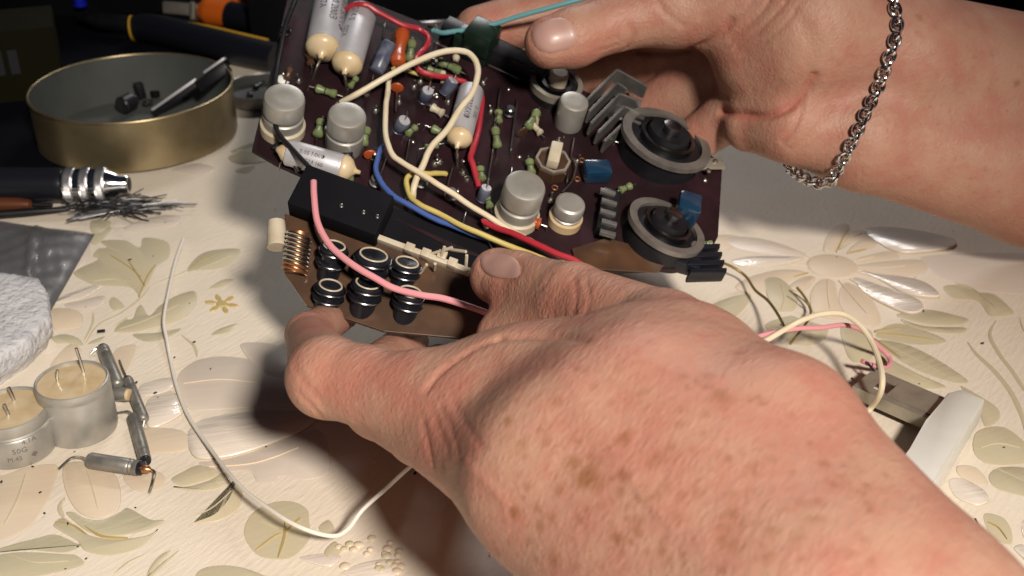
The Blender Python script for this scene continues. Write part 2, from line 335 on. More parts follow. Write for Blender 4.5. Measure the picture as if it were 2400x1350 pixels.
PETALS = [
 ('pearl', [(1884,606),(1800,600),(1740,602),(1712,613),(1745,626),(1830,622)]),
 ('petal_pale', [(1892,600),(1830,571),(1762,556),(1705,558),(1722,582),(1800,598)]),
 ('petal', [(1930,590),(1934,560),(1958,530),(1990,527),(1984,560),(1957,590)]),
 ('petal', [(1985,594),(2010,566),(2045,556),(2056,572),(2040,584)]), ('petal', [(1958,590),(1990,546),(2022,538),(2050,552),(2005,568)]),
 ('pearl', [(2026,536),(2100,533),(2180,548),(2238,566),(2235,582),(2180,592),(2110,594),(2060,572)]),
 ('petal', [(2008,606),(2080,588),(2108,598),(2095,610),(2020,614)]), ('petal', [(2018,620),(2150,608),(2172,636),(2110,646),(2020,632)]),
 ('pearl', [(2016,634),(2060,642),(2120,650),(2170,665),(2204,695),(2180,700),(2120,690),(2070,662)]),
 ('pearl', [(2000,650),(2060,668),(2150,704),(2164,730),(2130,738),(2080,720),(2025,688)]),
 ('petal', [(1982,662),(2035,690),(2064,740),(2058,765),(2020,757),(1985,742),(1964,700)]), ('petal', [(1956,660),(1966,705),(1980,748),(1910,738),(1898,690),(1922,656)]),
 ('petal', [(1890,640),(1830,668),(1760,690),(1722,672),(1760,648),(1830,632)]), ('petal', [(1912,652),(1890,680),(1868,684),(1850,670),(1885,648)]),
 ('petal_pale', [(2156,606),(2200,596),(2330,592),(2440,604),(2440,686),(2380,690),(2300,682),(2230,660),(2188,640)]),
 ('pearl', [(2385,612),(2400,598),(2440,598),(2440,624)]),
 ('pearl', [(118,712),(150,692),(228,665),(236,674),(190,702),(125,714)]), ('petal_pale', [(150,714),(190,704),(245,693),(236,718),(180,728)]),
 ('petal', [(118,728),(150,722),(180,727),(195,742),(190,765),(150,773),(122,768)]),
 ('petal', [(268,822),(300,808),(322,812),(310,850),(290,880),(262,860)]),
 ('pearl', [(330,902),(400,884),(402,914),(332,930)]), ('pearl', [(345,938),(402,916),(434,958),(400,990),(345,1002)]),
 ('petal', [(336,1004),(430,1010),(440,1054),(362,1064),(336,1040)]),
 ('petal', [(150,1090),(215,1083),(268,1108),(285,1160),(274,1200),(230,1216),(182,1200),(152,1150)]),
 ('petal', [(-40,1135),(20,1110),(60,1095),(135,1090),(122,1150),(92,1210),(50,1248),(-40,1268)]),
 ('petal', [(290,1112),(340,1095),(386,1115),(380,1143),(340,1155),(300,1140)]),
 ('petal', [(120,850),(165,806),(192,826),(150,860),(120,880)]),
 ('petal_pale', [(415,885),(448,851),(500,836),(560,838),(640,852),(720,862),(760,900),(740,954),(620,955),(500,962),(450,962),(422,935)]),
 ('petal_pale', [(562,812),(590,802),(650,810),(690,845),(692,884),(640,885),(600,862)]),
 ('pearl', [(440,1012),(490,978),(620,963),(740,968),(722,1005),(600,1056),(500,1078),(450,1068)]),
 ('petal_pale', [(465,1084),(520,1078),(600,1056),(745,1006),(775,1100),(722,1126),(662,1118),(640,1134),(602,1130),(582,1106),(500,1110)]),
 ('petal', [(2242,1092),(2285,1094),(2314,1124),(2308,1140),(2250,1118)]), ('pearl', [(2222,1126),(2258,1121),(2308,1150),(2318,1176),(2290,1186),(2240,1166)]),
 ('pearl', [(2374,1284),(2398,1276),(2440,1310),(2420,1330),(2392,1305)]), ('pearl', [(2392,1225),(2412,1215),(2440,1250),(2400,1262)]),
 ('pearl', [(700,1308),(760,1296),(800,1304),(770,1330)]),
 ('petal_pale', [(400,400),(460,383),(505,395),(470,412)]), ('petal_pale', [(288,535),(350,510),(420,505),(410,530),(330,542)]),
 ('petal_pale', [(150,560),(200,548),(210,600),(170,640),(150,610)]),
 ('pearl', [(800,1345),(850,1318),(920,1310),(950,1330),(900,1360)]), ('petal', [(1650,560),(1700,550),(1740,560),(1700,590)]),
]
for k, o in PETALS:
    tl = T0 if k == 'pearl' else (random.uniform(-.01, .01), random.uniform(-.012, .008))
    pattern('petal', relief(o, .013 if k != 'pearl' else .018, tilt=(tl[0] * .2, tl[1] * .2), w=.06), MT[k])
for k, o in LEAVES:
    pattern('leaf', relief(o, .012, tilt=(random.uniform(-.003, .003), random.uniform(-.004, 0))), MT[k])
cx, cy = 1951, 625
mesh('flower_centre', relief([(cx + 62 * math.cos(a), cy + 29 * math.sin(a) + 6 * math.cos(a)) for a in np.linspace(0, 2 * math.pi, 14)[:-1]], .035, w=.14), MT['petal'], CLOTH)
mesh('flower_centre', relief([(520 + 14 * math.cos(a), 713 + 8 * math.sin(a)) for a in np.linspace(0, 2 * math.pi, 9)[:-1]], .06), MT['floret'], CLOTH)
for i in range(6):
    a = i * math.pi / 3 + .2; ex, ey = 520 + 26 * math.cos(a), 713 + 15 * math.sin(a)
    mesh('petal', relief([(ex + 15 * math.cos(b) * math.cos(a) - 7 * math.sin(b) * math.sin(a), ey + .58 * (15 * math.cos(b) * math.sin(a) + 7 * math.sin(b) * math.cos(a))) for b in np.linspace(0, 2 * math.pi, 9)[:-1]], .045, w=.04), MT['floret'], CLOTH)
for pts, wd in [([(2335,752),(2320,785),(2342,830),(2372,870),(2402,915),(2440,960)], .22), ([(2268,802),(2290,832),(2330,870),(2368,918),(2395,975),(2410,1040)], .26),
    ([(352,670),(328,700),(282,735),(230,762),(200,805)], .14), ([(352,670),(395,652),(440,634),(462,615)], .1), ([(218,732),(216,760),(196,800)], .12),
    ([(425,785),(455,812),(462,838)], .14), ([(152,1165),(140,1190),(150,1215)], .2), ([(380,1240),(420,1290),(352,1350),(330,1380)][1:], .2), ([(400,1290),(370,1315),(345,1352)], .25),
    ([(268,1345),(300,1318),(340,1300)], .12), ([(2390,745),(2400,775),(2420,790)], .1)]:
    mesh('stem', strip(pts, wd), MT['leaf'], CLOTH)
for pts in [[(326,697),(345,650),(365,622)], [(340,672),(320,640),(300,610)], [(668,1225),(666,1260),(652,1308)], [(668,1250),(690,1228),(705,1215)], [(1960,592),(1975,560),(1985,540)],
            [(447,630),(470,612),(500,600)], [(2050,795),(2090,825),(2110,840)], [(2050,780),(2060,775),(2110,770)], [(1985,595),(2030,585)], [(1895,640),(1860,650)], [(200,1235),(240,1258),(300,1262)], [(130,1225),(170,1232),(205,1255)]]:
    mesh('vein', strip(pts, .09, .051), MT['vein'], CLOTH)
for iv, pts in enumerate([[(1898,625),(1830,616),(1770,612)], [(1905,608),(1850,590),(1800,578)], [(2000,612),(2050,602)], [(2010,628),(2080,628),(2120,624)], [(2008,640),(2060,655),(2130,678)], [(1990,655),(2050,688),(2110,718)], [(1965,658),(2000,700),(2030,735)], [(1940,655),(1940,690),(1945,725)], [(1912,650),(1885,670)], [(1960,592),(1990,560),(2020,548)],
            [(430,900),(520,890),(620,900)], [(480,1050),(560,1020),(660,990)], [(490,1095),(600,1085),(700,1050)], [(280,772),(340,752),(420,715)], [(270,765),(300,745)], [(220,660),(270,655),(325,668)], [(260,600),(300,625),(330,650)], [(465,632),(500,618),(540,600)], [(2062,800),(2140,838),(2230,885)], [(2070,830),(2120,866),(2190,900)], [(2060,783),(2120,788),(2190,798)], [(1800,770),(1860,775),(1920,782)], [(1830,728),(1838,700),(1830,668)],
            [(2298,1050),(2340,1040),(2390,1050)], [(2315,1225),(2340,1238),(2360,1265)], [(60,1110),(40,1170),(10,1230)], [(200,1095),(215,1140),(230,1195)], [(20,1300),(80,1318),(160,1316)], [(600,1290),(640,1260),(662,1250)], [(610,1220),(640,1232),(666,1240)], [(460,1210),(500,1190),(545,1150)], [(2240,665),(2280,678),(2330,720)]]):
    mesh('vein', strip(pts, .06, .048), MT['petal' if iv < 13 else 'vein' if iv % 4 == 0 else 'leaf'], CLOTH)
for i in range(26):                                          # embossed berries near the wrist
    q = PZ(830 + random.uniform(-40, 110), 1290 + random.uniform(-30, 50)); r = random.uniform(.1, .17)
    mesh('berry', ellipsoid((q[0], q[1], .02), (1, 0, 0), (0, 1, 0), (0, 0, 1), r, r, .06, 10, 6), MT['petal'] if i % 3 else MT['leaf'], CLOTH)
# more of the same pattern beyond the picture's edges
rc = random.Random(3)
for i in range(26):
    x, y = rc.choice([(rc.uniform(-45, -22), rc.uniform(20, 70)), (rc.uniform(24, 50), rc.uniform(20, 70)), (rc.uniform(-20, 20), rc.uniform(6, 17))])
    a = rc.uniform(0, 6.28); L, W = rc.uniform(1.2, 2.4), rc.uniform(.5, .9); ca, sa = math.cos(a), math.sin(a)
    pts = [(x + ca * L * math.cos(t) - sa * W * math.sin(t), y + sa * L * math.cos(t) + ca * W * math.sin(t)) for t in np.linspace(0, 6.283, 11)[:-1]]
    mesh(rc.choice(['leaf', 'petal']), relief(pts, .045, pixels=False), MT[rc.choice(['leaf', 'petal', 'petal_pale', 'leaf_pearl'])], CLOTH)
# crumbs
gs = []
for i in range(75):
    q = PZ(random.uniform(0, 2400), random.uniform(480, 1350)); r = random.choice([.016, .02, .025, .035])
    gs.append(box((q[0], q[1], .07), (random.random(), 1, 0), (-1, random.random(), 0), (0, 0, 1), r * random.uniform(.6, 2), r, r * .5))
vs, fs = join(*gs); mesh('crumbs', (vs, fs), MT['crumb'], smooth=False, kind='stuff', label='tiny dark crumbs strewn over the cream tablecloth', cat='crumbs')

# ------------------------------------------------------------------ loose capacitors, left foreground
def can_cap(name, basepx, topc, rpx, label, group, lip, dent=False):
    b = PZ(*basepx); d = np.dot(b - CAM, FWD); r = rpx * d / FPX
    # height from the photo: level of the pixel topc above b
    hgt = None
    for z in np.linspace(.5, 5, 200):
        t = b + V3((0, 0, z)); q = t - CAM; dd = np.dot(q, FWD); y = CY - np.dot(q, UP) / dd * FPX
        if y <= topc: hgt = z; break
    t = thing(name, b, label, 'capacitor', group); z = V3((0, 0, 1))
    prof = [(0, r * .90), (.06, r * .97), (.2, r)]
    if lip: prof += [(hgt * .62, r), (hgt * .66, r * .965), (hgt * .70, r * 1.01), (hgt * .73, r * .965), (hgt * .80, r * .99)]
    else: prof += [(hgt * .78, r), (hgt * .80, r * .985), (hgt * .84, r * .985), (hgt * .86, r)]
    prof += [(hgt - .10, r), (hgt - .02, r * .985), (hgt, r * .955), (hgt - .03, r * .92), (hgt - .16, r * .91)]
    mesh('sleeve', lathe(b, z, prof, 48, caps=False), MT['can'], t)
    seal = mesh('resin_seal', lathe(b, z, [(hgt - .10, .001), (hgt - .08, r * .4), (hgt - .09, r * .8), (hgt - .10, r * .93)], 40, caps=False), MT['resin'], t, sharp=80)
    return t, b, r, hgt
t, b, r, h = can_cap('electrolytic_capacitor', (193, 1005), 890, 83, 'tall dull aluminium can capacitor with cream resin top, taller of two cans', 'can capacitors standing on the cloth', False)
for (px, py, L, dx) in ((135, 893, .42, .06), (196, 872, .95, -.10)):
    q = PZ(px, py, b[2] + h - .1); mesh('lead', tube([q, q + V3((dx * .3, 0, L * .5)), q + V3((dx, .04, L))], .055, 8), MT['lead'], t)
t, b, r, h = can_cap('electrolytic_capacitor', (45, 1050), 955, 88, 'short aluminium can capacitor with a ridged rim, cut by left picture edge', 'can capacitors standing on the cloth', True)
for (px, py, L, dx) in ((20, 972, .4, -.08), (33, 938, .5, -.1)):
    q = PZ(px, py, b[2] + h - .1); mesh('lead', tube([q, q + V3((dx * .3, 0, L * .5)), q + V3((dx, .04, L))], .065, 8), MT['lead'], t)
toC = nrm(V3((CAM[0] - b[0], CAM[1] - b[1], 0))); side = np.cross(V3((0, 0, 1)), toC)
for i, (s, zz, sz, off) in enumerate((('4,1A', .95, .26, .10), ('50G', .66, .28, -.25), ('M.45', .38, .24, -.45))):
    vs, fs = text_geo(s, sz)
    out = []
    for x, y, _ in vs:
        a = (x + off) / r; out.append(b + V3((0, 0, zz + y)) + (r + .008) * (math.cos(a) * toC + math.sin(a) * side))
    mesh('printed_lettering', (out, fs), MT['ink2'], t, smooth=False)
out = []
for dx, dy in ((0, -.11), (.12, 0), (0, .11), (-.12, 0)):
    a = (.42 + dx) / r; out.append(b + V3((0, 0, .45 + dy)) + (r + .009) * (math.cos(a) * toC + math.sin(a) * side))
mesh('printed_diamond', (out, [(0, 1, 2, 3)]), MT['ink2'], t, smooth=False)

def axial(name, p1, p2, rad, label, seal_mat, l1=None, l2=None, seal='both', text=None, matn='oldcan', bead=True, z=None):
    """aluminium axial capacitor lying on the cloth from photo point p1 to p2; seal at p2 black rubber"""
    z = rad + .06 if z is None else z
    a, c = PZ(*p1, z), PZ(*p2, z); ax = nrm(c - a); L = np.linalg.norm(c - a)
    t = thing(name, (a + c) / 2 - V3((0, 0, z)), label, 'capacitor', 'small axial capacitors in a heap')
    prof = [(0, rad * .55), (.05, rad * .85), (.12, rad), (L * .8, rad)]
    if bead: prof += [(L * .83, rad * .88), (L * .86, rad), (L * .90, rad * .9), (L * .93, rad * .98)]
    prof += [(L, rad * .95)]
    mesh('sleeve', lathe(a, ax, prof, 24), MT[matn], t)
    mesh('end_seal', lathe(a, ax, [(L - .02, rad * .90), (L + .10, rad * .84), (L + .13, rad * .4)], 20), MT[seal_mat], t)
    if l1 is not None: mesh('lead', tube(spline([a] + [PZ(x, y, zz) for x, y, zz in l1], 5), .05, 7), MT['lead'], t)
    if l2 is not None: mesh('lead', tube(spline([c + ax * .1] + [PZ(x, y, zz) for x, y, zz in l2], 5), .05, 7), MT['lead'], t)
    if text: mesh('printed_lettering', wrap_text(text, .2, a + ax * L * .22, ax, nrm(CAM - a) + V3((-.1, 0, .4)), rad, .006), MT['ink2'], t, smooth=False)
    return t, a, c, ax
axial('axial_capacitor', (278, 905), (242, 818), .24, 'small grey axial capacitor leaning at the back, nearest the foam block', 'rubber', None, [(228, 815, .2), (212, 830, .06)], matn='oldcan')
t, a, c, ax = axial('axial_capacitor', (265, 922), (298, 925), .25, 'stubby capacitor standing with its small cream pip towards the right', 'resin', matn='oldcan', bead=False, z=.42)
axial('axial_capacitor', (338, 985), (300, 892), .20, 'slim grey capacitor with black end, right of the stubby one', 'rubber', [(335, 1000, .08)], [(286, 862, .1), (280, 845, .05)], matn='oldcan')
axial('axial_capacitor', (312, 975), (340, 1078), .22, 'grey printed capacitor with its black seal pointing down at the picture bottom', 'rubber', [(300, 965, .2), (275, 968, .08)], [(348, 1100, .12)], text='15.0-01', matn='oldcan')
t, a, c, ax = axial('axial_capacitor', (205, 1078), (326, 1097), .27, 'shiny horizontal capacitor lying in front of the tall can', 'rubber', [(188, 1072, .2), (165, 1075, .14), (137, 1100, .05)], [(345, 1100, .26), (362, 1106, .3), (358, 1130, .12), (350, 1155, .05)])
mesh('end_bead', lathe(c + ax * .1, ax, [(0, .14), (.12, .15), (.24, .12), (.34, .04)], 14), MT['copper'], t)
pf = PZ(237, 776, .05)
mesh('black_offcut', box(pf, (1, .25, 0), (-.25, 1, 0), (0, 0, 1), .15, .06, .05, .02), MT['black'], label='tiny black plastic offcut lying on a leaf of the cloth', cat='offcut')

# ------------------------------------------------------------------ foam, bag, wire bundle
def foam_block():
    base = [PZ(*p) for p in [(134, 812), (80, 868), (-20, 935), (-90, 960), (-210, 830), (-120, 720), (20, 702), (104, 716), (124, 745)]]
    c = np.mean(base, 0); rings = []
    for z, s in ((.02, .84), (.35, .90), (.6, .985), (.8, 1.0), (1.05, 1.0), (1.28, .99), (1.36, .96), (1.40, .86), (1.42, .6), (1.40, .25)):
        o = []
        for p, q in zip(base, base[1:] + base[:1]):
            for t in np.linspace(0, 1, 9)[:-1]: o.append(c + (p + (q - p) * t - c) * s)
        o = np.array(o); o[:, 2] = z
        for p in o: p += V3((random.uniform(-.03, .03), random.uniform(-.03, .03), random.uniform(-.03, .03) if z > .1 else 0))
        rings.append(o)
    M = len(rings[0]); vs = np.vstack(rings); fs = []
    for i in range(len(rings) - 1):
        for k in range(M): fs.append((i * M + k, i * M + (k + 1) % M, (i + 1) * M + (k + 1) % M, (i + 1) * M + k))
    fs.append(tuple((len(rings) - 1) * M + k for k in range(M)))
    return vs, fs
mesh('foam_block', foam_block(), MT['foam'], label='white grainy foam block at the left edge of the cloth', cat='foam', sharp=75)

bagm = bpy.data.materials.new('clear_film'); bagm.use_nodes = True; nt = bagm.node_tree; bs = nt.nodes['Principled BSDF']
bs.inputs['Base Color'].default_value = (.13, .135, .15, 1); bs.inputs['Roughness'].default_value = .28; bs.inputs['Alpha'].default_value = .6; bs.inputs['Coat Weight'].default_value = .3
nz = nt.nodes.new('ShaderNodeTexNoise'); nz.inputs['Scale'].default_value = 60; bp = nt.nodes.new('ShaderNodeBump'); bp.inputs['Strength'].default_value = .5; bp.inputs['Distance'].default_value = .0012
tcn = nt.nodes.new('ShaderNodeTexCoord'); nt.links.new(tcn.outputs['Object'], nz.inputs['Vector']); nt.links.new(nz.outputs[0], bp.inputs['Height']); nt.links.new(bp.outputs[0], bs.inputs['Normal'])
def bag():
    A, B, C, D = PZ(-70, 512), PZ(222, 552), PZ(118, 735), PZ(-130, 690); nx, ny = 34, 26; vs = []
    for layer in (0, 1):
        for j in range(ny + 1):
            for i in range(nx + 1):
                u, v = i / nx, j / ny; p = A * (1 - u) * (1 - v) + B * u * (1 - v) + C * u * v + D * (1 - u) * v
                edge = min(u, 1 - u, v, 1 - v) * 4; e = min(1, edge) ** .6
                f = .05 * math.sin(9 * u + 5 * v) + .04 * math.sin(14 * v - 6 * u + 1) + .02 * math.sin(33 * (u + v)) + .018 * math.sin(47 * u - 20 * v)
                ridge = .22 * math.exp(-((u - .66 - .22 * (v - .5)) / .025) ** 2)
                z = .08 + e * (.50 + f + ridge) if layer else .05 + .02 * e
                vs.append(p + V3((0, 0, z)))
    fs = []; n0 = (nx + 1) * (ny + 1)
    for j in range(ny):
        for i in range(nx):
            q = (j * (nx + 1) + i, j * (nx + 1) + i + 1, (j + 1) * (nx + 1) + i + 1, (j + 1) * (nx + 1) + i)
            fs.append(q); fs.append(tuple(n0 + k for k in q[::-1]))
    return vs, fs
mesh('plastic_bag', bag(), bagm, label='smoky clear plastic bag lying flat behind the foam block', cat='bag', sharp=180)

gs = []
for i in range(85):
    cxp, cyp = random.gauss(275, 45), random.gauss(486, 9); a = random.gauss(-.10, .22); L = random.uniform(45, 110)
    if i % 7 == 0: a = random.uniform(-1.2, 1.2); L *= .7
    z0 = random.uniform(.05, .5); p0 = PZ(cxp - L * math.cos(a), cyp - L * math.sin(a) * .6, z0); p1 = PZ(cxp + L * math.cos(a), cyp + L * math.sin(a) * .6, max(.04, z0 + random.uniform(-.3, .3)))
    m = (p0 + p1) / 2 + V3((random.gauss(0, .1), random.gauss(0, .1), random.uniform(0, .12)))
    gs.append(tube(spline([p0, m, p1], 3), random.uniform(.018, .034), 5))
mesh('wire_clippings', join(*gs), MT['dark_steel'], kind='stuff', label='tangled heap of snipped grey component leads beside the knurled chuck', cat='wire clippings')

# ------------------------------------------------------------------ hand drill with knurled chuck, wooden handle
tip = PZ(304, 432, .85); back = PZ(-140, 436, .95); ax = nrm(tip - back)
def at_px(x): # distance from tip, in cm, of a photo column along the chuck
    s = (304 - x) * np.linalg.norm(PZ(304, 432, .85) - PZ(140, 433, .85)) / 164; return s
D = thing('pin_vice', tip - V3((0, 0, .85)), 'black handled pin vice with a bright knurled three-ring chuck', 'hand drill')
ra = .78; T = -ax
def seg(x0, x1, r0, r1): return lathe(tip + T * at_px(x0), T, [(0, r0), (at_px(x1) - at_px(x0), r1)], 40)
chk = mesh('chuck', lathe(tip, T, [(0, .24), (.03, .42), (.10, .46), (at_px(283), .48), (at_px(255), ra * .97), (at_px(252), ra), (at_px(158), ra), (at_px(150), ra * .9)], 40), MT['chrome'], D)
mesh('jaw_hole', lathe(tip - T * .012, T, [(0, .001), (0.004, .3), (.02, .33)], 24), MT['black'], D)
for x0, x1 in ((253, 231), (216, 195), (181, 158)):
    s0, s1 = at_px(x0), at_px(x1); n = 44; vs, fs = [], []; m = 5
    for j in range(m + 1):
        for k in range(n * 2):
            rr = ra + (.075 if (k % 2) else .03) * (1 if 0 < j < m else .2); a = math.pi * k / n + .10 * j
            u, v = perp(T); vs.append(tip + T * (s0 + (s1 - s0) * j / m) + rr * (math.cos(a) * u + math.sin(a) * v))
    for j in range(m):
        for k in range(n * 2): l = (k + 1) % (n * 2); fs.append((j * 2 * n + k, j * 2 * n + l, (j + 1) * 2 * n + l, (j + 1) * 2 * n + k))
    mesh('knurled_ring', (vs, fs), MT['knurl'], D, smooth=False)
mesh('handle', lathe(tip + T * at_px(152), T, [(0, ra * 1.03), (.12, ra * 1.06), (.3, .82), (3, .86), (8, .80), (8.4, .6)], 32), MT['rubber'], D)
W0, W1 = PZ(78, 480, .3), PZ(-150, 478, .45)
WH = thing('wooden_handle', W0 - V3((0, 0, .3)), 'dark red varnished wooden tool handle end below the pin vice', 'handle')
mesh('grip', lathe(W0, W1 - W0, [(0, .10), (.15, .26), (.6, .34), (4, .42), (7, .40)], 20), MT['wood'], WH)
mesh('ferrule', lathe(W0, W0 - W1, [(-.05, .13), (.5, .11), (.9, .05)], 16), MT['black'], WH)
r0, r1 = PZ(165, 490, .22), PZ(-120, 512, .25)
RD = thing('black_rod', (r0 + r1) / 2, 'thin dark rod lying just above the plastic bag', 'rod')
mesh('shaft', lathe(r0, r1 - r0, [(0, .02), (.5, .12), (2, .2), (7, .22)], 14), MT['black'], RD)

# ------------------------------------------------------------------ round tin and what is in it
def tin(name, cpx, rpx, hgt, label, m_out, m_in, group=None, zc=0):
    b = PZ(*cpx) + V3((0, 0, .1)); d = np.dot(b - CAM, FWD); r = rpx * d / FPX
    t = thing(name, b, label, 'tin', group); z = V3((0, 0, 1))
    mesh('outer_wall', lathe(b, z, [(.02, r * .985), (.10, r), (hgt - .12, r)], 72, caps=False), MT[m_out], t)
    mesh('lining', lathe(b, z, [(hgt - .05, r * .985), (.12, r * .975), (.09, r * .9), (.08, .01)], 72, caps=False), MT[m_in], t)
    mesh('base_plate', lathe(b, z, [(.02, .01), (.02, r * .985)], 72, caps=False), MT[m_out], t)
    rim = [b + V3((r * math.cos(a), r * math.sin(a), hgt - .06)) for a in np.linspace(0, 2 * math.pi, 73)[:-1]]
    mesh('rolled_rim', tube(rim, .075, 8, closed=True), MT[m_out], t)
    return t, b, r
TIN, tb_, tr = tin('round_tin', (328, 318), 226, 2.75, 'large round gold tin with grey inside, on the cloth at left', 'tin_gold', 'tin_grey')
def inz(px, py, z): return PZ(px, py, z)
tw = thing('tweezers', inz(440, 250, .2), 'black and silver tool leaning out over the right rim of the gold tin', 'tool')
e0, e1 = inz(360, 262, .45), inz(532, 142, 3.05)
dv = nrm(e1 - e0); sd = nrm(np.cross(dv, V3((0, .3, 1)))); upv = np.cross(sd, dv); LL = np.linalg.norm(e1 - e0)
mesh('silver_bar', join(box(e0 + dv * LL * .30 + upv * .14, dv, sd, upv, LL * .30, .12, .06, .02), box(e0 + dv * LL * .86 + upv * .16, dv, sd, upv, LL * .14, .3, .07, .03)), MT['alu'], tw)
mesh('black_body', join(box(e0 + dv * LL * .35 - upv * .12 + sd * .1, dv, sd, upv, LL * .35, .34, .16, .05), box(e0 + dv * LL * .78 - upv * .32 + sd * .15, dv, sd, upv, LL * .20, .42, .30, .08)), MT['black'], tw)
mesh('silver_edge', box(e0 + dv * LL * .30 + upv * .05 + sd * .33, dv, sd, upv, LL * .28, .03, .04, .01), MT['alu'], tw)
k = thing('potentiometer', inz(308, 235, .6), 'small black round component lying inside the gold tin', 'component')
q = inz(285, 248, .75); q2 = inz(318, 232, .75)
mesh('drum', lathe(q, q2 - q, [(0, .45), (.05, .5), (.75, .5), (.8, .3), (1.1, .3)], 24), MT['black'], k)
mesh('front_ring', lathe(q - nrm(q2 - q) * .03, q2 - q, [(0, .34), (.02, .42), (.05, .44)], 24), MT['dark_steel'], k)
mesh('shaft', lathe(inz(322, 195, 1.2), V3((.05, .2, -1)), [(0, .25), (.1, .3), (1.1, .3)], 16), MT['black'], k)
k = thing('brass_fitting', inz(343, 236, .5), 'small bright metal fitting lying next to the black component in the tin', 'fitting')
q = inz(338, 240, .55); mesh('barrel', lathe(q, V3((1, -.2, .3)), [(0, .14), (.04, .2), (.3, .2), (.34, .15), (.5, .15)], 12), MT['steel'], k)
k = thing('dark_stopper', inz(360, 222, .4), 'small dark cap behind the metal fitting in the tin', 'cap')
q = inz(365, 225, .3); mesh('body', lathe(q, V3((0, 0, 1)), [(0, .3), (.3, .3), (.36, .24)], 16), MT['blackmat'], k)

DISH, db, dr = tin('shallow_dish', (618, 232), 86, .75, 'small shallow grey dish of metal bits, behind the board corner', 'oldcan', 'tin_grey')
for i, (px, py, L, mt, lab) in enumerate(((568, 195, .55, 'steel', 'bright screw'), (585, 225, .4, 'dark_steel', 'dull dark screw'), (600, 205, .5, 'dark_steel', 'dark bolt'), (572, 247, .7, 'lead', 'pale metal pin'), (620, 190, .5, 'steel', 'short steel screw'))):
    q = PZ(px, py, .28); a = random.uniform(0, 3.1); dx = V3((math.cos(a), math.sin(a), .15))
    s = thing('screw', q, ['bright screw uppermost in the shallow dish', 'dull dark screw low in the shallow dish', 'dark bolt in the middle of the shallow dish', 'pale metal pin near the front rim of the shallow dish', 'short steel screw nearest the board in the shallow dish'][i], 'screw', 'metal bits in the shallow dish')
    mesh('shank', lathe(q, dx, [(0, .09), (L, .09), (L + .1, .03)], 10), MT[mt], s); mesh('head', lathe(q - nrm(dx) * .12, dx, [(0, .12), (.04, .2), (.13, .2)], 12), MT[mt], s)
DT, dtb, dtr = tin('dark_tin', (990, 75), 175, 2.2, 'wide dark round tin standing behind the circuit board', 'dark_steel', 'tin_grey')

# ------------------------------------------------------------------ pliers and dark things at the back
P2 = thing('pliers', PZ(560, 45), 'pliers with orange and black grips lying at the top edge', 'pliers')
pz = lambda x, y, z: PZ(x, y, z)
mesh('jaw', join(box(pz(425, 22, .9), pz(480, 26, .9) - pz(370, 16, .9), (0, .5, 1), (0, 1, -.5), 1.35, .42, .35, .12), box(pz(455, 28, .9), pz(480, 26, .9) - pz(370, 16, .9), (0, .5, 1), (0, 1, -.5), .18, .62, .6, .1)), MT['grey_strip'], P2)
mesh('grip', tube(spline([pz(474, 25, .9), pz(486, 27, .9), pz(510, 30, .9), pz(545, 34, .9)], 6), [.6 + .35 * min(1, i / 8) for i in range(19)], 18), MT['orange_grip'], P2, label='orange front of the grip')
mesh('grip_cover', tube(spline([pz(540, 36, .9), pz(600, 44, .9), pz(680, 48, .9), pz(760, 44, .9)], 6), [.93] * 19, 18), MT['rubber'], P2)
mesh('grip_edge', tube(spline([pz(480, 5, 1.4), pz(560, 4, 1.5), pz(680, 6, 1.5), pz(760, 4, 1.4)], 6), .42, 12), MT['orange_grip'], P2)
P1 = thing('pliers', PZ(480, 110), 'black handled pliers with a thin yellow stripe, behind the gold tin', 'pliers')
hp = spline([pz(312, 66, 1.0), pz(350, 66, 1.05), pz(430, 84, 1.05), pz(540, 112, .95), pz(650, 138, .8)], 8)
mesh('grip', tube(hp, [.75 + .2 * math.sin(min(1, i / 12) * 1.57) for i in range(len(hp))], 18), MT['rubber'], P1)
mesh('collar', tube([hp[0] - (hp[2] - hp[0]) * .5, hp[0] + (hp[2] - hp[0]) * .3], .82, 18), MT['yellow'], P1)
mesh('tang', tube([pz(305, 58, 1.0), pz(240, 50, 1.0), pz(190, 40, 1.0)], [.6, .55, .3], 12), MT['black'], P1)
mesh('stripe', tube(spline([pz(418, 50, 1.85), pz(500, 64, 1.85), pz(560, 78, 1.8), pz(628, 94, 1.7)], 8), .09, 8), MT['yellow'], P1)
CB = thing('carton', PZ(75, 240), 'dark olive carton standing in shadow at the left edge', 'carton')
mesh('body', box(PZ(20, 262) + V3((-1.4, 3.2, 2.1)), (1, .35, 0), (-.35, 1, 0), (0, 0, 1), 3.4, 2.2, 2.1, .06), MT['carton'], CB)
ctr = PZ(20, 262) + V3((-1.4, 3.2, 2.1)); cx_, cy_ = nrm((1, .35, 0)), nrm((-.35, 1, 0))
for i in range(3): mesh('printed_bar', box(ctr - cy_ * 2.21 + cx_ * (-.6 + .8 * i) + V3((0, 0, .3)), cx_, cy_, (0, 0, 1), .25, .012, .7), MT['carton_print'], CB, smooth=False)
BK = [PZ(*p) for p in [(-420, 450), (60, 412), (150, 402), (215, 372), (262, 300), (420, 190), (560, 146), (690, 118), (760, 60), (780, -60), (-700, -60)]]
mesh('darkening_sheet', slab(BK, (0, 0, 1), .09), MT['darkening_sheet'], label='black sheet added to darken the area round the back of the gold tin, top left', cat='cloth')  # added black sheet, the darkness behind the tin is its colour
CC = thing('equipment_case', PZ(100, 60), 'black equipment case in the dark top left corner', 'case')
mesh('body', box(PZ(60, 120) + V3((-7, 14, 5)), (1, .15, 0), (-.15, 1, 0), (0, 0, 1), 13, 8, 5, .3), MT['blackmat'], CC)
q = PZ(188, 6, 1.2); BC = thing('bottle_stopper', q, 'small vivid blue plastic cap at the top left edge', 'cap')
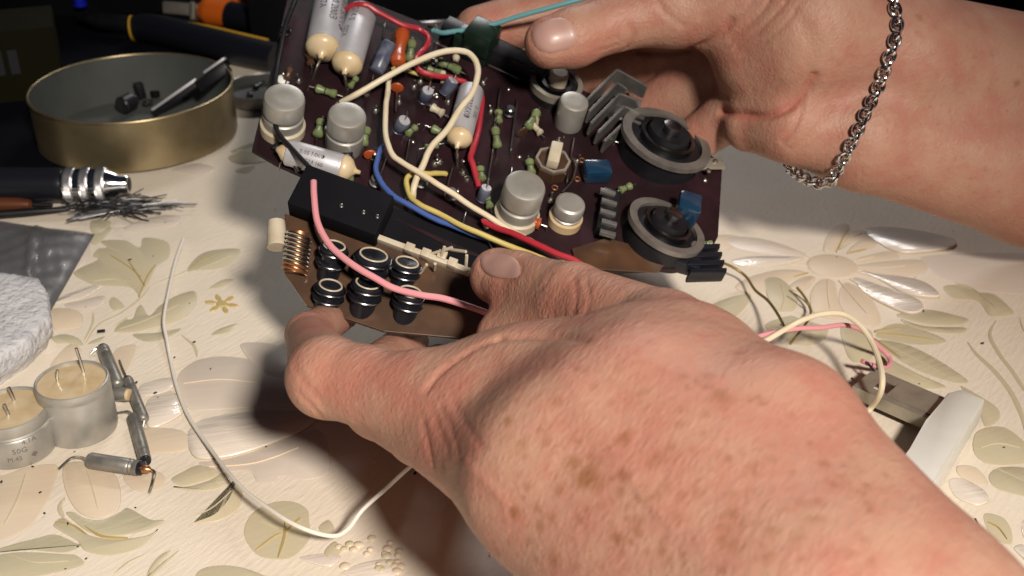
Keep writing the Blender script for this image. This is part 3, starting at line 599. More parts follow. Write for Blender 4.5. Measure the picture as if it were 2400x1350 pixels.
mesh('shell', lathe(q - V3((0, 0, .2)), (0, 0, 1), [(0, .42), (.5, .42), (.6, .34)], 18), MT['blue_plastic'], BC); mesh('rib', lathe(q - V3((0, 0, .2)), (0, 0, 1), [(0, .46), (.08, .46)], 18), MT['blue_plastic'], BC)
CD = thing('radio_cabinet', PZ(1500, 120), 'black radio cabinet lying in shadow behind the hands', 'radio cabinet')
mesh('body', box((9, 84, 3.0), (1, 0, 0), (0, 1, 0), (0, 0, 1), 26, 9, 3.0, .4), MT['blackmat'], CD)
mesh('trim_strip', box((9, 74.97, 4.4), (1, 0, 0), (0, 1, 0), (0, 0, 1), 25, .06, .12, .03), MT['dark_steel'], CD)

# ------------------------------------------------------------------ long white wire and things at the right
ww = spline([PZ(430, 560, .25), PZ(412, 610, .3), PZ(396, 680, .35), PZ(384, 750, .4), PZ(392, 800, .3), PZ(400, 845, .15), PZ(414, 905, .15), PZ(440, 972, .2), PZ(492, 1050, .4), PZ(562, 1138, 1.0), PZ(635, 1195, 1.3), PZ(705, 1236, 1.3), PZ(778, 1256, 1.0), PZ(815, 1240, 1.0), PZ(850, 1195, 1.3), PZ(905, 1145, 1.8), PZ(965, 1090, 2.6), PZ(1060, 1010, 3.2)], 8)
mesh('wire', tube(ww, .068, 8), MT['thin_white'], label='long thin white wire looping over the cloth to the lower hand', cat='wire')
TH = thing('tape_head', PZ(2100, 930), 'grey metal bracket stuck in a white plastic block at right', 'slide switch')
zb = .75
bq = [PZ(1990, 850, zb), PZ(2045, 862, zb), PZ(2205, 935, zb), PZ(2172, 984, zb), PZ(2130, 968, zb), PZ(1995, 902, zb)]
e_dir = nrm(PZ(2205, 935, zb) - PZ(2010, 852, zb)); s_dir = nrm(np.cross(V3((0, 0, 1)), e_dir))
Lb = np.linalg.norm(PZ(2172, 984, zb) - PZ(2000, 905, zb)); o_ = PZ(2000, 905, zb); Wb = abs(np.dot(PZ(2045, 862, zb) - o_, s_dir)) * .96
def bk(u, v, z=0): return o_ + e_dir * u + s_dir * v + V3((0, 0, z))
u0, u1 = .55, 1.55
mesh('bracket', join(box(bk(u0 / 2, Wb / 2), e_dir, s_dir, (0, 0, 1), u0 / 2, Wb / 2, .03), box(bk((u1 + Lb) / 2 + .4, Wb / 2), e_dir, s_dir, (0, 0, 1), (Lb - u1) / 2 + .4, Wb / 2, .03),
    box(bk((u0 + u1) / 2, Wb * .12), e_dir, s_dir, (0, 0, 1), (u1 - u0) / 2 + .002, Wb * .118, .029), box(bk((u0 + u1) / 2, Wb * .86), e_dir, s_dir, (0, 0, 1), (u1 - u0) / 2 + .002, Wb * .138, .029)), MT['grey_strip'], TH, smooth=False)
mesh('flange', join(box(bk(Lb / 2 + .3, Wb + .03, -.2), e_dir, s_dir, (0, 0, 1), Lb / 2 + .3, .03, .24), box(bk(Lb / 2 + .3, -.03, -.2), e_dir, s_dir, (0, 0, 1), Lb / 2 + .3, .03, .24), box(bk(Lb / 2 + .6, Wb / 2, .05), e_dir, s_dir, (0, 0, 1), Lb / 2 - .55, Wb * .36, .025)), MT['grey_strip'], TH, smooth=False)
zt = 1.15
wo = [PZ(2252, 912, zt), PZ(2310, 938, zt), PZ(2190, 1152, zt), PZ(2060, 1070, zt), PZ(2105, 1060, zt), PZ(2165, 958, zt)]
wo = [PZ(2222, 920, zt), PZ(2254, 912, zt), PZ(2308, 936, zt), PZ(2198, 1118, zt), PZ(2150, 1190, zt), PZ(2060, 1140, zt), PZ(2132, 1052, zt), PZ(2170, 985, zt)]
wo = [p - V3((0, 0, .98)) for p in wo]
mesh('plastic_block', slab(wo, (0, 0, 1), .98, .05), MT['white_plastic'], TH)
mesh('solder_tag', join(tube([bk(.1, Wb * .9, .02), bk(-.3, Wb * 1.05, .1), bk(-.5, Wb * 1.0, .12)], .05, 6), tube([bk(.15, Wb, .05), bk(-.1, Wb * 1.2, .2), bk(.3, Wb * 1.25, .15)], .045, 6), tube([bk(0, Wb * .2, 0), bk(-.3, Wb * .25, .03)], .04, 6)), MT['dark_steel'], TH)
wl_ = [(1740, 830, 2.2), (1800, 795, 2.4), (1846, 768, 2.6), (1880, 750, 2.8), (1925, 736, 2.8), (1975, 736, 2.7), (2015, 762, 2.5), (2042, 800, 2.2), (2060, 845, 2.0), (2068, 890, 1.8), (2062, 925, 1.3), (2042, 955, .5), (2020, 980, .2)]
mesh('cream_wire', tube(spline([PZ(*p) for p in wl_], 8), .105, 10), MT['white_wire'], TH)
wl_ = [(1740, 800, 2.2), (1800, 782, 2.4), (1868, 770, 2.4), (1925, 768, 2.3), (1978, 762, 2.1), (2020, 775, 1.6), (2052, 806, .9), (2080, 832, .4), (2086, 852, .3), (2068, 862, .4), (2045, 856, .6), (2020, 846, .9)]
mesh('pink_wire', tube(spline([PZ(*p) for p in wl_], 8), .09, 10), MT['pink_wire'], TH)
wl_ = [(1640, 602, 1.6), (1680, 612, 1.2), (1715, 625, .8), (1748, 648, .5), (1770, 680, .6), (1800, 705, .9), (1825, 740, 1.2), (1842, 775, 1.6)]
mesh('wire', tube(spline([PZ(*p) for p in wl_], 8), .06, 8), MT['brown_wire'], label='thin brown enamelled wire running down from the gear towards the lower hand', cat='wire')
wl_ = [(1868, 674, .5), (1885, 695, .4), (1897, 718, .3), (1900, 738, .5), (1888, 760, 1.0), (1865, 790, 1.5), (1852, 805, 1.6)]
g = tube(spline([PZ(*p) for p in wl_], 8), .055, 8); g2 = tube(spline([PZ(1863, 688, .5), PZ(1885, 705, .45), PZ(1896, 718, .35)], 6), .03, 6)
mesh('wire', join(g, g2), MT['brown_wire'], label='thin wire with two frayed dark ends lying on the daisy', cat='wire')
# ------------------------------------------------------------------ amplifier board
def camdir(x, y, z): return nrm(RIGHT * x + UP * y - FWD * z)
BO = PD(590, 358, 44.0); BN = camdir(.19, .60, .77)
BU = nrm(camdir(1050, -282, -37)); BU = nrm(BU - BN * np.dot(BU, BN)); BV = np.cross(BN, BU)
def BP(px, py, h=0.0):
    r = ray(px, py); return CAM + r * (np.dot(BO + BN * h - CAM, BN) / np.dot(r, BN))
def rpx(px, py, n, h=0.0): return n * np.dot(BP(px, py, h) - CAM, FWD) / FPX      # pixels to cm there
AB = thing('circuit_board', BP(1100, 420), 'brown radio amplifier board crowded with parts, held up by both hands', 'circuit board')
outl = [(590, 358), (640, 150), (690, -70), (800, -14), (1020, 72), (1280, 182), (1480, 268), (1630, 335), (1690, 395), (1680, 560), (1640, 636), (1480, 640), (1340, 640), (1200, 632), (1060, 590), (900, 505), (760, 440), (650, 392)]
mesh('board_plate', slab([BP(x, y, -.16) for x, y in outl], BN, .16, .02), MT['board'], AB, smooth=False)
def wire(pts, r, m, name='wire', label=None, par=None):
    sp = spline([BP(*p) for p in pts], 7); n = len(sp); rw = random.Random(n)
    jit = spline([[rw.gauss(0, r * .16) for _ in range(3)] for _ in range(max(3, n // 4))], 5); jit = np.array([jit[int(i * (len(jit) - 1) / n)] for i in range(n)]); jit[0] = 0
    return mesh(name, tube(sp + jit, [r * (1 + rw.uniform(-.035, .035)) for _ in range(n)], 10), MT[m], par or AB, label=label)
# --- paper capacitors
def paper(p1, p2, wpx, lead, h=None, texts=(), back=None, label=None):
    r = rpx(*p1, wpx / 2); h = r + .06 if h is None else h
    a, c = BP(*p1, h), BP(*p2, h); ax = nrm(c - a); L = np.linalg.norm(c - a)
    o = mesh('paper_capacitor', lathe(a, ax, [(0, r * .80), (.03, r * .96), (.07, r), (L - .16, r), (L - .10, r * .985), (L - .04, r), (L, r * .985)], 36), MT['alu'], AB, label=label)
    mesh('resin_end', lathe(a, ax, [(L - .02, r * .97), (L + .08, r * 1.02), (L + .22, r * .98), (L + .36, r * .78), (L + .47, r * .42), (L + .56, r * .2), (L + .72, r * .13)], 30), MT['resin'], o, sharp=80)
    q = a + ax * (L + .66)
    mesh('lead', tube(spline([q, (q + BP(*lead, .25)) / 2 + BN * .05, BP(*lead, -.02)], 6), .055, 8), MT['lead'], o)
    mesh('resin_end', lathe(a, -ax, [(0, r * .8), (.12, r * .7), (.3, r * .3), (.4, .08)], 24), MT['resin'], o, sharp=80)
    for (s, size, start, ang) in texts:
        up = nrm(CAM - a); up = nrm(up - ax * np.dot(up, ax)); sd = np.cross(ax, up); u = up * math.cos(R(ang)) + sd * math.sin(R(ang))
        mesh('printed_lettering', wrap_text(s, size, a + ax * L * start, ax, u, r), MT['ink'], o, smooth=False)
    return o
paper((783, -40), (757, 108), 74, (732, 186), texts=(('0,015МКФ', .40, .36, -42), ('±10/200В', .42, .33, -4), ('0J17A', .40, .36, 36)), label='upper left paper capacitor with three lines of print')
paper((850, 28), (815, 146), 68, (812, 206), texts=(('БМ-2', .36, .14, 44), ('ОТК', .32, .5, 58)), label='paper capacitor with print along its left side')
paper((1105, 212), (1078, 318), 58, (1072, 392), texts=(('0,022МКФ', .34, .22, 8), ('±10%', .30, .45, -36)), label='paper capacitor crossed by the cream wire')
paper((672, 356), (800, 392), 62, (846, 412), texts=(('0,05 МКФ', .22, .25, -12), ('МБМ 160', .20, .30, 22)), label='paper capacitor lying along the lower board edge')
# --- upright cans
def can(base, rp, hgt, m='can', lip=True, name='electrolytic_can', collar=None, tip_=False):
    b = BP(*base); r = rpx(*base, rp)
    prof = [(0, r * .98), (.05, r), (hgt * .45, r)]
    if lip: prof += [(hgt * .48, r * .93), (hgt * .54, r * .93), (hgt * .57, r), (hgt * .60, r)]
    prof += [(hgt - .14, r), (hgt - .05, r * .95), (hgt, r * .80), (hgt - .02, r * .4), (hgt - .02, .01)]
    o = mesh(name, lathe(b, BN, prof, 36, caps=False), MT[m], AB)
    if collar: mesh('base_collar', lathe(b, BN, [(0, r * 1.12), (.35, r * 1.12), (.42, r * 1.02)], 32), MT[collar], o)
    return o, b, r
can((662, 305), 47, 1.75, collar='bone'); can((805, 345), 44, 1.75)
can((1208, 512), 48, 1.9, collar='bone'); can((1330, 290), 34, 1.3, lip=False); can((1322, 520), 36, 1.1, collar='resin')
# --- little sleeved electrolytics
def mini(base, top, rp):
    b = BP(*base, .02); r = rpx(*base, rp); L = 0
    for h in np.linspace(.2, 2, 60):
        q = BP(*base) + BN * h
    # lie from base pixel (on the board) to top pixel (raised end)
    t = BP(*top, .65); ax = nrm(t - b); L = np.linalg.norm(t - b)
    o = mesh('small_electrolytic', lathe(b, ax, [(0, r * .7), (.06, r), (L * .12, r * .9), (L * .18, r), (L - .05, r), (L, r * .9)], 22), MT['blue_can'], AB)
    mesh('end_cap', lathe(b + ax * (L - .02), ax, [(0, r * .9), (.035, r * .86), (.03, .01)], 22, caps=False), MT['alu'], o)
    mesh('lead', tube([b + ax * L, b + ax * (L + .15) + BV * .1, b + ax * L + BV * .5], .028, 6), MT['lead'], o)
mini((880, 172), (912, 102), 19); mini((1040, 222), (1062, 188), 15); mini((992, 236), (1003, 212), 15); mini((932, 305), (948, 282), 16); mini((1128, 470), (1140, 440), 14); mini((770, 330), (772, 300), 12)
# --- resistors
def resistor(p1, p2, rp, m, h=.32, lead1=None, lead2=None, dumb=1.35):
    r = rpx(*p1, rp); a, c = BP(*p1, h), BP(*p2, h); ax = nrm(c - a); L = np.linalg.norm(c - a)
    o = mesh('resistor', lathe(a, ax, [(0, r * .3), (.04, r * dumb * .8), (L * .1, r * dumb), (L * .25, r * dumb * .95), (L * .34, r), (L * .68, r), (L * .76, r * dumb * .95), (L * .92, r * dumb), (L - .03, r * dumb * .7), (L, r * .25)], 18), MT[m], AB)
    mesh('lead', tube([a - ax * .02, a - ax * .22, a - ax * .3 - BN * (h + .05)], .03, 6), MT['lead'], o)
    mesh('lead', tube([c + ax * .02, c + ax * .22, c + ax * .3 - BN * (h + .05)], .03, 6), MT['lead'], o)
    if m == 'green': mesh('band', lathe(a + ax * L * .45, ax, [(0, r * 1.03), (.05, r * 1.03)], 16, caps=False), MT['ink'], o)
    return o
resistor((944, 72), (931, 150), 13.5, 'orange', .45); resistor((966, 96), (960, 142), 8.5, 'green'); resistor((1026, 142), (1080, 168), 8.5, 'green')
resistor((1000, 160), (1035, 172), 6, 'green', .2); resistor((754, 282), (744, 318), 9, 'green'); resistor((738, 206), (790, 222), 8, 'green', .25)
resistor((1124, 392), (1130, 422), 8, 'green'); resistor((1240, 375), (1246, 408), 8, 'green'); resistor((1160, 300), (1166, 345), 8, 'green'); resistor((860, 300), (852, 340), 8, 'green'); resistor((1010, 300), (1060, 322), 8, 'green', .25)
resistor((1236, 515), (1268, 526), 11, 'orange', .3); resistor((1010, 250), (1040, 268), 8, 'bone', .25); resistor((1260, 260), (1236, 300), 8, 'green', .3)
# --- jumper leads and solder tags
for a_, c_ in [((903, 55), (898, 88)), ((875, 178), (868, 212)), ((1158, 340), (1142, 432)), ((1172, 212), (1158, 330)), ((1200, 395), (1196, 440)), ((1212, 240), (1198, 350)), ((930, 214), (928, 258)), ((1146, 152), (1214, 184)), ((1020, 100), (1062, 118)), ((1060, 395), (1048, 440)), ((905, 372), (890, 412)), ((1345, 330), (1330, 420)), ((1092, 500), (1080, 540)), ((1130, 545), (1165, 600)), ((960, 330), (952, 372)), ((1108, 340), (1100, 372)), ((1255, 440), (1268, 490)), ((790, 240), (772, 268))]:
    mesh('jumper', tube(spline([BP(*a_, -.02), BP(*a_, .28), BP(*c_, .28), BP(*c_, -.02)], 3), .026, 6), MT['lead'], AB)
rs = random.Random(11)
for px, py in [(985, 192), (970, 205), (1012, 218), (1030, 380), (1018, 385), (1132, 195), (1126, 210), (1095, 420), (1085, 405), (1290, 470), (1352, 378), (955, 470), (1140, 530), (700, 190), (668, 190), (858, 220), (1310, 330), (1075, 290), (1180, 470), (1420, 330), (935, 240), (1050, 240), (1150, 262), (880, 260)]:
    b = BP(px, py); L = rs.uniform(.25, .5); d = nrm(BN + BU * rs.uniform(-.4, .4) + BV * rs.uniform(-.4, .4))
    mesh('solder_pin', join(lathe(b, BN, [(0, .16), (.06, .14), (.14, .06)], 10), lathe(b, d, [(0, .05), (L, .045), (L + .03, .02)], 8)), MT['lead'], AB)
mesh('rivet', lathe(BP(664, 188), BN, [(0, .26), (.06, .25), (.12, .16), (.13, .01)], 18, caps=False), MT['white_dot'], AB)
for px, py in [(1353, 420), (1364, 376), (1300, 440)]: mesh('eyelet', tube([BP(px, py, .05) + .11 * (math.cos(a) * BU + math.sin(a) * BV) for a in np.linspace(0, 6.283, 17)[:-1]], .035, 6, closed=True), MT['copper'], AB)
rq = random.Random(23)
taken = [(700, 270), (805, 310), (1208, 450), (1330, 260), (1302, 205), (1292, 388), (1560, 330), (1560, 535), (1450, 255), (1398, 402), (1424, 500), (770, 60), (830, 90), (1090, 265), (740, 375), (1150, 110), (1200, 130), (1322, 500), (1600, 490)]
n_ = 0
while n_ < 46:
    px, py = rq.uniform(660, 1660), rq.uniform(60, 620)
    if not (358 - (px - 590) * 4.1 < py) or py > 372 + (px - 590) * .22 or py < 20 + (px - 760) * .34: continue
    if any(abs(px - x) < 62 and abs(py - y) < 62 for x, y in taken): continue
    n_ += 1; k = rq.random(); a = rq.uniform(0, 3.14)
    if k < .35: resistor((px, py), (px + 34 * math.cos(a), py + 26 * math.sin(a)), rq.uniform(5.5, 7.5), rq.choice(['green', 'green', 'bronze', 'bone']), .2)
    elif k < .6: b = BP(px, py); d = math.cos(a) * BU + math.sin(a) * BV; mesh('disc_capacitor', join(lathe(b + BN * .32 - d * .06, d, [(0, .1), (.02, .22), (.06, .26), (.1, .22), (.12, .1)], 14), tube([b - BN * .02, b + BN * .15], .03, 5)), MT[rq.choice(['bronze', 'bone', 'orange', 'dark_steel'])], AB)
    elif k < .8: b = BP(px, py); mesh('transistor', join(lathe(b, BN, [(.1, .24), (.13, .26), (.17, .26), (.2, .2), (.42, .2), (.46, .15), (.46, .01)], 16, caps=False), tube([b + BU * .1, b + BU * .1 + BN * .12], .025, 5)), MT[rq.choice(['fin', 'black', 'dark_steel'])], AB)
    else: mesh('solder_blob', ellipsoid(BP(px, py), BU, BV, BN, rq.uniform(.08, .14), rq.uniform(.08, .14), .08, 9, 6), MT['lead'], AB)
# --- insulated wires
wire([(812, 22, .9), (830, 12, 1.2), (856, 11, 1.35), (885, 26, 1.2), (940, 58, .8), (985, 70, .6), (1004, 84, .6), (1000, 108, .6), (980, 130, .6), (974, 150, .7), (988, 168, .7), (1020, 178, .6), (1060, 182, .4), (1090, 192, .3), (1122, 212, .3), (1130, 240, .3), (1122, 300, .4), (1108, 350, .6), (1106, 375, .6), (1112, 400, .4), (1122, 440, .1)], .115, 'red_wire', label='red insulated wire')
wire([(800, 240, .1), (838, 218, .7), (900, 184, 1.1), (970, 148, 1.4), (1030, 124, 1.6), (1080, 118, 1.7), (1110, 136, 1.7), (1120, 168, 1.6), (1112, 205, 1.5), (1085, 245, 1.3), (1050, 300, 1.1), (1012, 345, 1.0), (984, 400, .9), (970, 440, .8), (964, 470, .3)], .12, 'white_wire', label='cream wire in a wide loop')
wire([(915, 176, .3), (910, 200, .7), (906, 250, .9), (904, 310, 1.0), (914, 352, 1.1), (944, 382, 1.1), (990, 410, 1.1), (1040, 440, 1.0), (1090, 474, .9), (1130, 498, .8), (1180, 530, .6), (1230, 556, .3)], .105, 'white_wire')
wire([(920, 162, .2), (950, 165, .4), (985, 176, .4), (1012, 186, .2)], .075, 'yellow_wire')
wire([(1014, 72, .5), (1045, 76, .8), (1090, 72, 1.1), (1150, 58, 1.6), (1220, 36, 2.3), (1300, 14, 3.0), (1380, -6, 3.6)], .105, 'teal_wire', label='teal insulated wire')
wire([(896, 340, .2), (886, 365, .6), (881, 395, .7), (896, 430, .7), (935, 466, .7), (985, 495, .6), (1040, 522, .5), (1100, 545, .5), (1160, 562, .4)], .10, 'blue_wire', label='blue insulated wire')
wire([(1045, 408, .2), (1010, 407, .5), (975, 406, .6), (954, 420, .6), (958, 452, .6), (985, 480, .7), (1030, 502, .7), (1090, 532, .8), (1150, 558, .8), (1210, 582, .8), (1280, 610, .9), (1300, 625, .9)], .10, 'yellow_wire')
wire([(1130, 520, .5), (1180, 538, .7), (1240, 565, .9), (1300, 592, 1.0), (1345, 610, 1.0), (1380, 630, .9)], .115, 'red_wire', label='red wire running under the thumb')
wire([(1200, 548, .5), (1250, 568, .7), (1290, 588, .8), (1330, 612, .8)], .10, 'thin_white')
wire([(702, -30, .5), (684, 20, .6), (664, 80, .6), (650, 150, .65), (642, 215, .7), (640, 265, .7), (654, 312, .9), (690, 356, 1.1), (730, 398, 1.2), (770, 430, 1.0)], .10, 'black_wire', label='black wire along the left board edge')
wire([(642, 345, .2), (660, 338, .4), (676, 350, .5), (690, 378, .5), (700, 400, .3)], .11, 'black_wire')
# --- black bar with green clip at the far edge
ba, bc = BP(1040, 66, .45), BP(1278, 176, .45); bd = nrm(bc - ba)
mesh('black_bar', box((ba + bc) / 2, bd, np.cross(BN, bd), BN, np.linalg.norm(bc - ba) / 2, .42, .42, .06), MT['black'], AB)
gc = BP(1128, 92, 1.0); mesh('green_clip', join(box(gc + BN * .1, bd, np.cross(BN, bd), BN, .62, .62, .55, .16), box(gc - BN * .45 - bd * .25, bd, np.cross(BN, bd), BN, .8, .5, .5, .12)), MT['greenknob'], AB)
mesh('solder_tag', join(tube([BP(1005, 62, .3), BP(1018, 66, .6), BP(1030, 76, .55)], .08, 8), tube([BP(1010, 74, .3), BP(1026, 66, .65), BP(1022, 60, .5)], .05, 8)), MT['lead'], AB)
# --- trimmers and potentiometers
def ring(c, ax, r0, r1, z0, z1, n=48): return lathe(c, ax, [(z0, r0), (z0, r1), (z1, r1), (z1, r0), (z0, r0)], n, caps=False)
c = BP(1302, 205, .3); k = rpx(1302, 205, 1)
ax1 = nrm(BN + BV * .05)
pt = mesh('potentiometer', ring(c, ax1, 50 * k, 62 * k, 0, .30), MT['grey_strip'], AB, label='small tin plated potentiometer under the upper thumb')
mesh('dial_plate', lathe(c, ax1, [(.05, 56 * k), (.12, 54 * k), (.12, .01)], 40, caps=False), MT['black'], pt)
mesh('inner_ring', ring(c, ax1, 30 * k, 40 * k, .1, .38), MT['dark_steel'], pt); mesh('hub', lathe(c, ax1, [(.1, 22 * k), (.7, 22 * k), (.85, 17 * k), (.86, .01)], 24, caps=False), MT['bone'], pt)
mesh('wiper', tube(spline([c + ax1 * .45 + BU * x * k + BV * y * k for x, y in ((-44, 30), (-30, 36), (-16, 44), (-10, 58), (8, 58), (14, 44), (26, 36), (40, 30))], 4), .04, 6), MT['steel'], pt)
mesh('skirt', lathe(c, ax1, [(0, 61 * k), (-.5, 60 * k)], 40, caps=False), MT['dark_steel'], pt)
c = BP(1292, 388, .25); k = rpx(1292, 388, 1)
tr_ = mesh('trimmer', lathe(c, BN, [(-.25, 44 * k), (.2, 44 * k), (.28, 40 * k), (.28, .01)], 8, caps=False), MT['bronze'], AB, label='brown ceramic trimmer with a cream slider')
mesh('rim', ring(c, BN, 36 * k, 42 * k, .26, .36, 8), MT['grey_strip'], tr_); mesh('slider', box(c + BN * .5 + BV * .1, BU + BV * .12, BV, BN, 14 * k, 34 * k, .22, .06), MT['bone'], tr_)
mesh('jumper', tube(spline([BP(1338, 365, .1), BP(1350, 390, .35), BP(1340, 425, .3), BP(1318, 450, .1)], 5), .03, 6), MT['lead'], AB)
def pot(cp, rp, hgt, axis, label, mring, gear=False, shaft=True):
    c = BP(*cp); k = rpx(cp[0], cp[1], 1, cp[2]); r = rp * k
    p = mesh('potentiometer', lathe(c, axis, [(-hgt, r * .9), (-.1, r * .94), (0, r * .94), (.02, r * .5)], 48), MT['black'], AB, label=label)
    mesh('rim_ring', ring(c, axis, r * .80, r, -.05, .16), MT[mring], p); mesh('inner_ring', ring(c, axis, r * .52, r * .60, 0, .3), MT['dark_steel'], p)
    mesh('cup', lathe(c, axis, [(.02, r * .5), (.5, r * .44), (.5, r * .2)], 32), MT['black'], p)
    if shaft: mesh('shaft', lathe(c, axis, [(.4, r * .2), (.8, r * .2), (.84, r * .15)], 20), MT['dark_steel'], p)
    return p, c, r
p, c, r = pot((1560, 330, .6), 112, 1.1, nrm(BN * .9 + BV * .15 + BU * .1), 'large volume potentiometer with grey rim', 'rimgrey')
mesh('lug', box(BP(1655, 385, .3), BU + BV * .45, BV - BU * .45, BN, .75, .28, .06, .03), MT['grey_strip'], p)
for px, py in ((1676, 378), (1660, 400)): mesh('rivet', lathe(BP(px, py, .36), BN, [(0, .12), (.05, .10), (.08, .01)], 12, caps=False), MT['lead'], p)
p, c, r = pot((1560, 535, .5), 98, 1.0, nrm(BN * .85 + BV * .2 + BU * .15), 'lower tone potentiometer with pale rim and toothed edge', 'rimgrey')
mesh('toothed_block', join(*[box(BP(1640 + i * 5, 588 + i * 19, .1) , BU * .9 + BV * .35, BV, BN, .75, .13, .30, .06) for i in range(4)], box(BP(1604, 604, .05), BU, BV, BN, .6, .62, .3, .1)), MT['rubber'], p)
# --- heat sink of nested fins
hs = None
for i, (corner, a_, c_) in enumerate([((1446, 166), (1372, 240), (1514, 204)), ((1446, 196), (1382, 262), (1466, 210)), ((1452, 222), (1386, 290), (1500, 240)), ((1462, 252), (1402, 312), (1510, 270)), ((1472, 280), (1418, 332), (1500, 292))]):
    h = 1.15 - i * .12; q0, q1, q2 = BP(*a_, h), BP(*corner, h), BP(*c_, h); th = .055
    def fin(p_, q_): d = nrm(q_ - p_); return box((p_ + q_) / 2 - BN * .25, d, np.cross(BN, d), BN, np.linalg.norm(q_ - p_) / 2 + .05, th, .34, .02)
    g = join(fin(q0, q1), fin(q1, q2))
    if hs is None: hs = mesh('heat_sink', box(BP(1450, 255, .2), BU * .8 + BV * .5, BV * .8 - BU * .5, BN, .75, .7, .12, .03), MT['dark_steel'], AB)
    mesh('fin', g, MT['fin'], hs, smooth=False)
mesh('film_capacitor', box(BP(1398, 402, .35), BU + BV * .4, BV - BU * .4, BN, .55, .38, .35, .14), MT['blue_film'], AB); mesh('film_capacitor', box(BP(1610, 492, .6), BU, BV, BN, .45, .5, .55, .14), MT['blue_film'], AB)
ts = mesh('terminal_strip', box(BP(1424, 500, .3), BU, BV, BN, .35, 1.05, .28, .04), MT['black'], AB)
for i in range(5): mesh('terminal', box(BP(1424 + (i % 2) * 3, 452 + i * 24, .62), BU, BV, BN, .30, .09, .10, .02), MT['fin'], ts)
mesh('screening_plate', slab([BP(*q, .12) for q in [(1340, 585), (1420, 560), (1500, 580), (1560, 620), (1540, 640), (1400, 632), (1350, 620)]], BN, .05), MT['bronze'], AB, smooth=False)

# ------------------------------------------------------------------ switch board under it, with coils
KO = PD(790, 532, 42.0); KN = camdir(.10, .42, .90); KU = camdir(305, -112, -10); KU = nrm(KU - KN * np.dot(KU, KN)); KV = np.cross(KN, KU)
def KP(px, py, h=0.0):
    r = ray(px, py); return CAM + r * (np.dot(KO + KN * h - CAM, KN) / np.dot(r, KN))
def kpx(px, py, n): return n * np.dot(KP(px, py) - CAM, FWD) / FPX
SB = thing('switch_board', KP(850, 620), 'smaller bronze board of black coils gripped below the amplifier board', 'circuit board')
ko = [(668, 505), (790, 530), (1098, 640), (1160, 700), (1120, 800), (900, 780), (720, 720), (664, 640)]
mesh('board_plate', slab([KP(x, y, -.14) for x, y in ko], KN, .14, .02), MT['bronze'], SB, smooth=False)
ra_, rb_ = KP(770, 518, .12), KP(1100, 640, .12); rd_ = nrm(rb_ - ra_)
rail = mesh('contact_rail', box((ra_ + rb_) / 2, rd_, np.cross(KN, rd_), KN, np.linalg.norm(rb_ - ra_) / 2, .10, .22, .02), MT['bone'], SB)
for px, py in ((806, 520), (838, 537), (870, 548), (960, 583), (998, 596), (1036, 600), (1060, 618)):
    mesh('contact', box(KP(px, py, .25), rd_, np.cross(KN, rd_), KN, .16, .16, .16, .02), MT['bone'], rail)
for a_, c_ in (((1008, 596), (1060, 580)), ((1030, 612), (1042, 578)), ((1056, 585), (1092, 590)), ((1092, 630), (1094, 598)), ((985, 640), (1000, 620)), ((1018, 632), (1020, 618))):
    mesh('contact_blade', tube([KP(*a_, .2), KP(*c_, .75)], .06, 6), MT['bone'], SB)
mesh('dark_gap_plate', slab([KP(x, y, -1.0) for x, y in [(700, 440), (900, 480), (1160, 575), (1180, 690), (900, 625), (690, 560)]], KN, .08), MT['blackmat'], SB, smooth=False)  # added black plate, its colour makes the gap between the boards dark
swb = mesh('switch_block', box(KP(800, 484, .35), rd_, np.cross(KN, rd_), KN, 1.65, .85, .55, .08), MT['blackmat'], SB)
for px, py in ((800, 486), (852, 501), (884, 511)): mesh('pin', lathe(KP(px, py, .86), KN, [(0, .085), (.12, .08), (.15, .04)], 10), MT['lead'], swb)
def coil(cp, rp, hgt, label=None):
    c = KP(*cp); r = kpx(*cp, rp); a = nrm(KN * .75 + KV * .55)
    o = mesh('coil', lathe(c, a, [(-.3, r * .8), (hgt * .3, r * .8), (hgt * .32, r), (hgt * .5, r), (hgt * .52, r * .78), (hgt * .7, r * .78), (hgt * .72, r * .96), (hgt * .92, r * .96), (hgt, r * .8), (hgt - .05, r * .4), (hgt - .1, .01)], 30, caps=False), MT['rubber'], SB)
    for f in (.41, .82, 1.0): mesh('wire_ring', tube([c + a * hgt * f + r * (1.0 if f < .99 else .72) * (math.cos(t) * nrm(np.cross(a, KU)) + math.sin(t) * nrm(KU - a * np.dot(KU, a))) for t in np.linspace(0, 6.283, 31)[:-1]], .035, 6, closed=True), MT['dark_steel' if f < .9 else 'bone'], o)
coil((770, 640), 34, 1.1); coil((862, 655), 44, 1.0); coil((944, 655), 36, .7); coil((850, 715), 38, .9); coil((950, 730), 36, .8); coil((765, 715), 36, .8)
cw = KP(690, 640, .1); ca = nrm(KP(702, 545, .5) - cw); cr = kpx(690, 620, 26); cl = np.linalg.norm(KP(702, 545, .5) - cw)
cf = mesh('wound_coil', lathe(cw, ca, [(0, cr * 1.0), (cl, cr * .9)], 24), MT['copper'], SB, label='open coil wound with bright wire')
for i in range(9): mesh('turn', tube([cw + ca * cl * (.06 + i * .105) + cr * 1.1 * (math.cos(t) * nrm(np.cross(ca, KU)) + math.sin(t) * nrm(KU)) for t in np.linspace(0, 6.283, 25)[:-1]], .055, 6, closed=True), MT['copper' if i < 2 else 'steel'], cf)
mesh('coil_former', lathe(KP(648, 520, .1), KP(650, 640, .1) - KP(648, 520, .1), [(0, .30), (.5, .34), (1.0, .34)], 18), MT['bone'], SB)
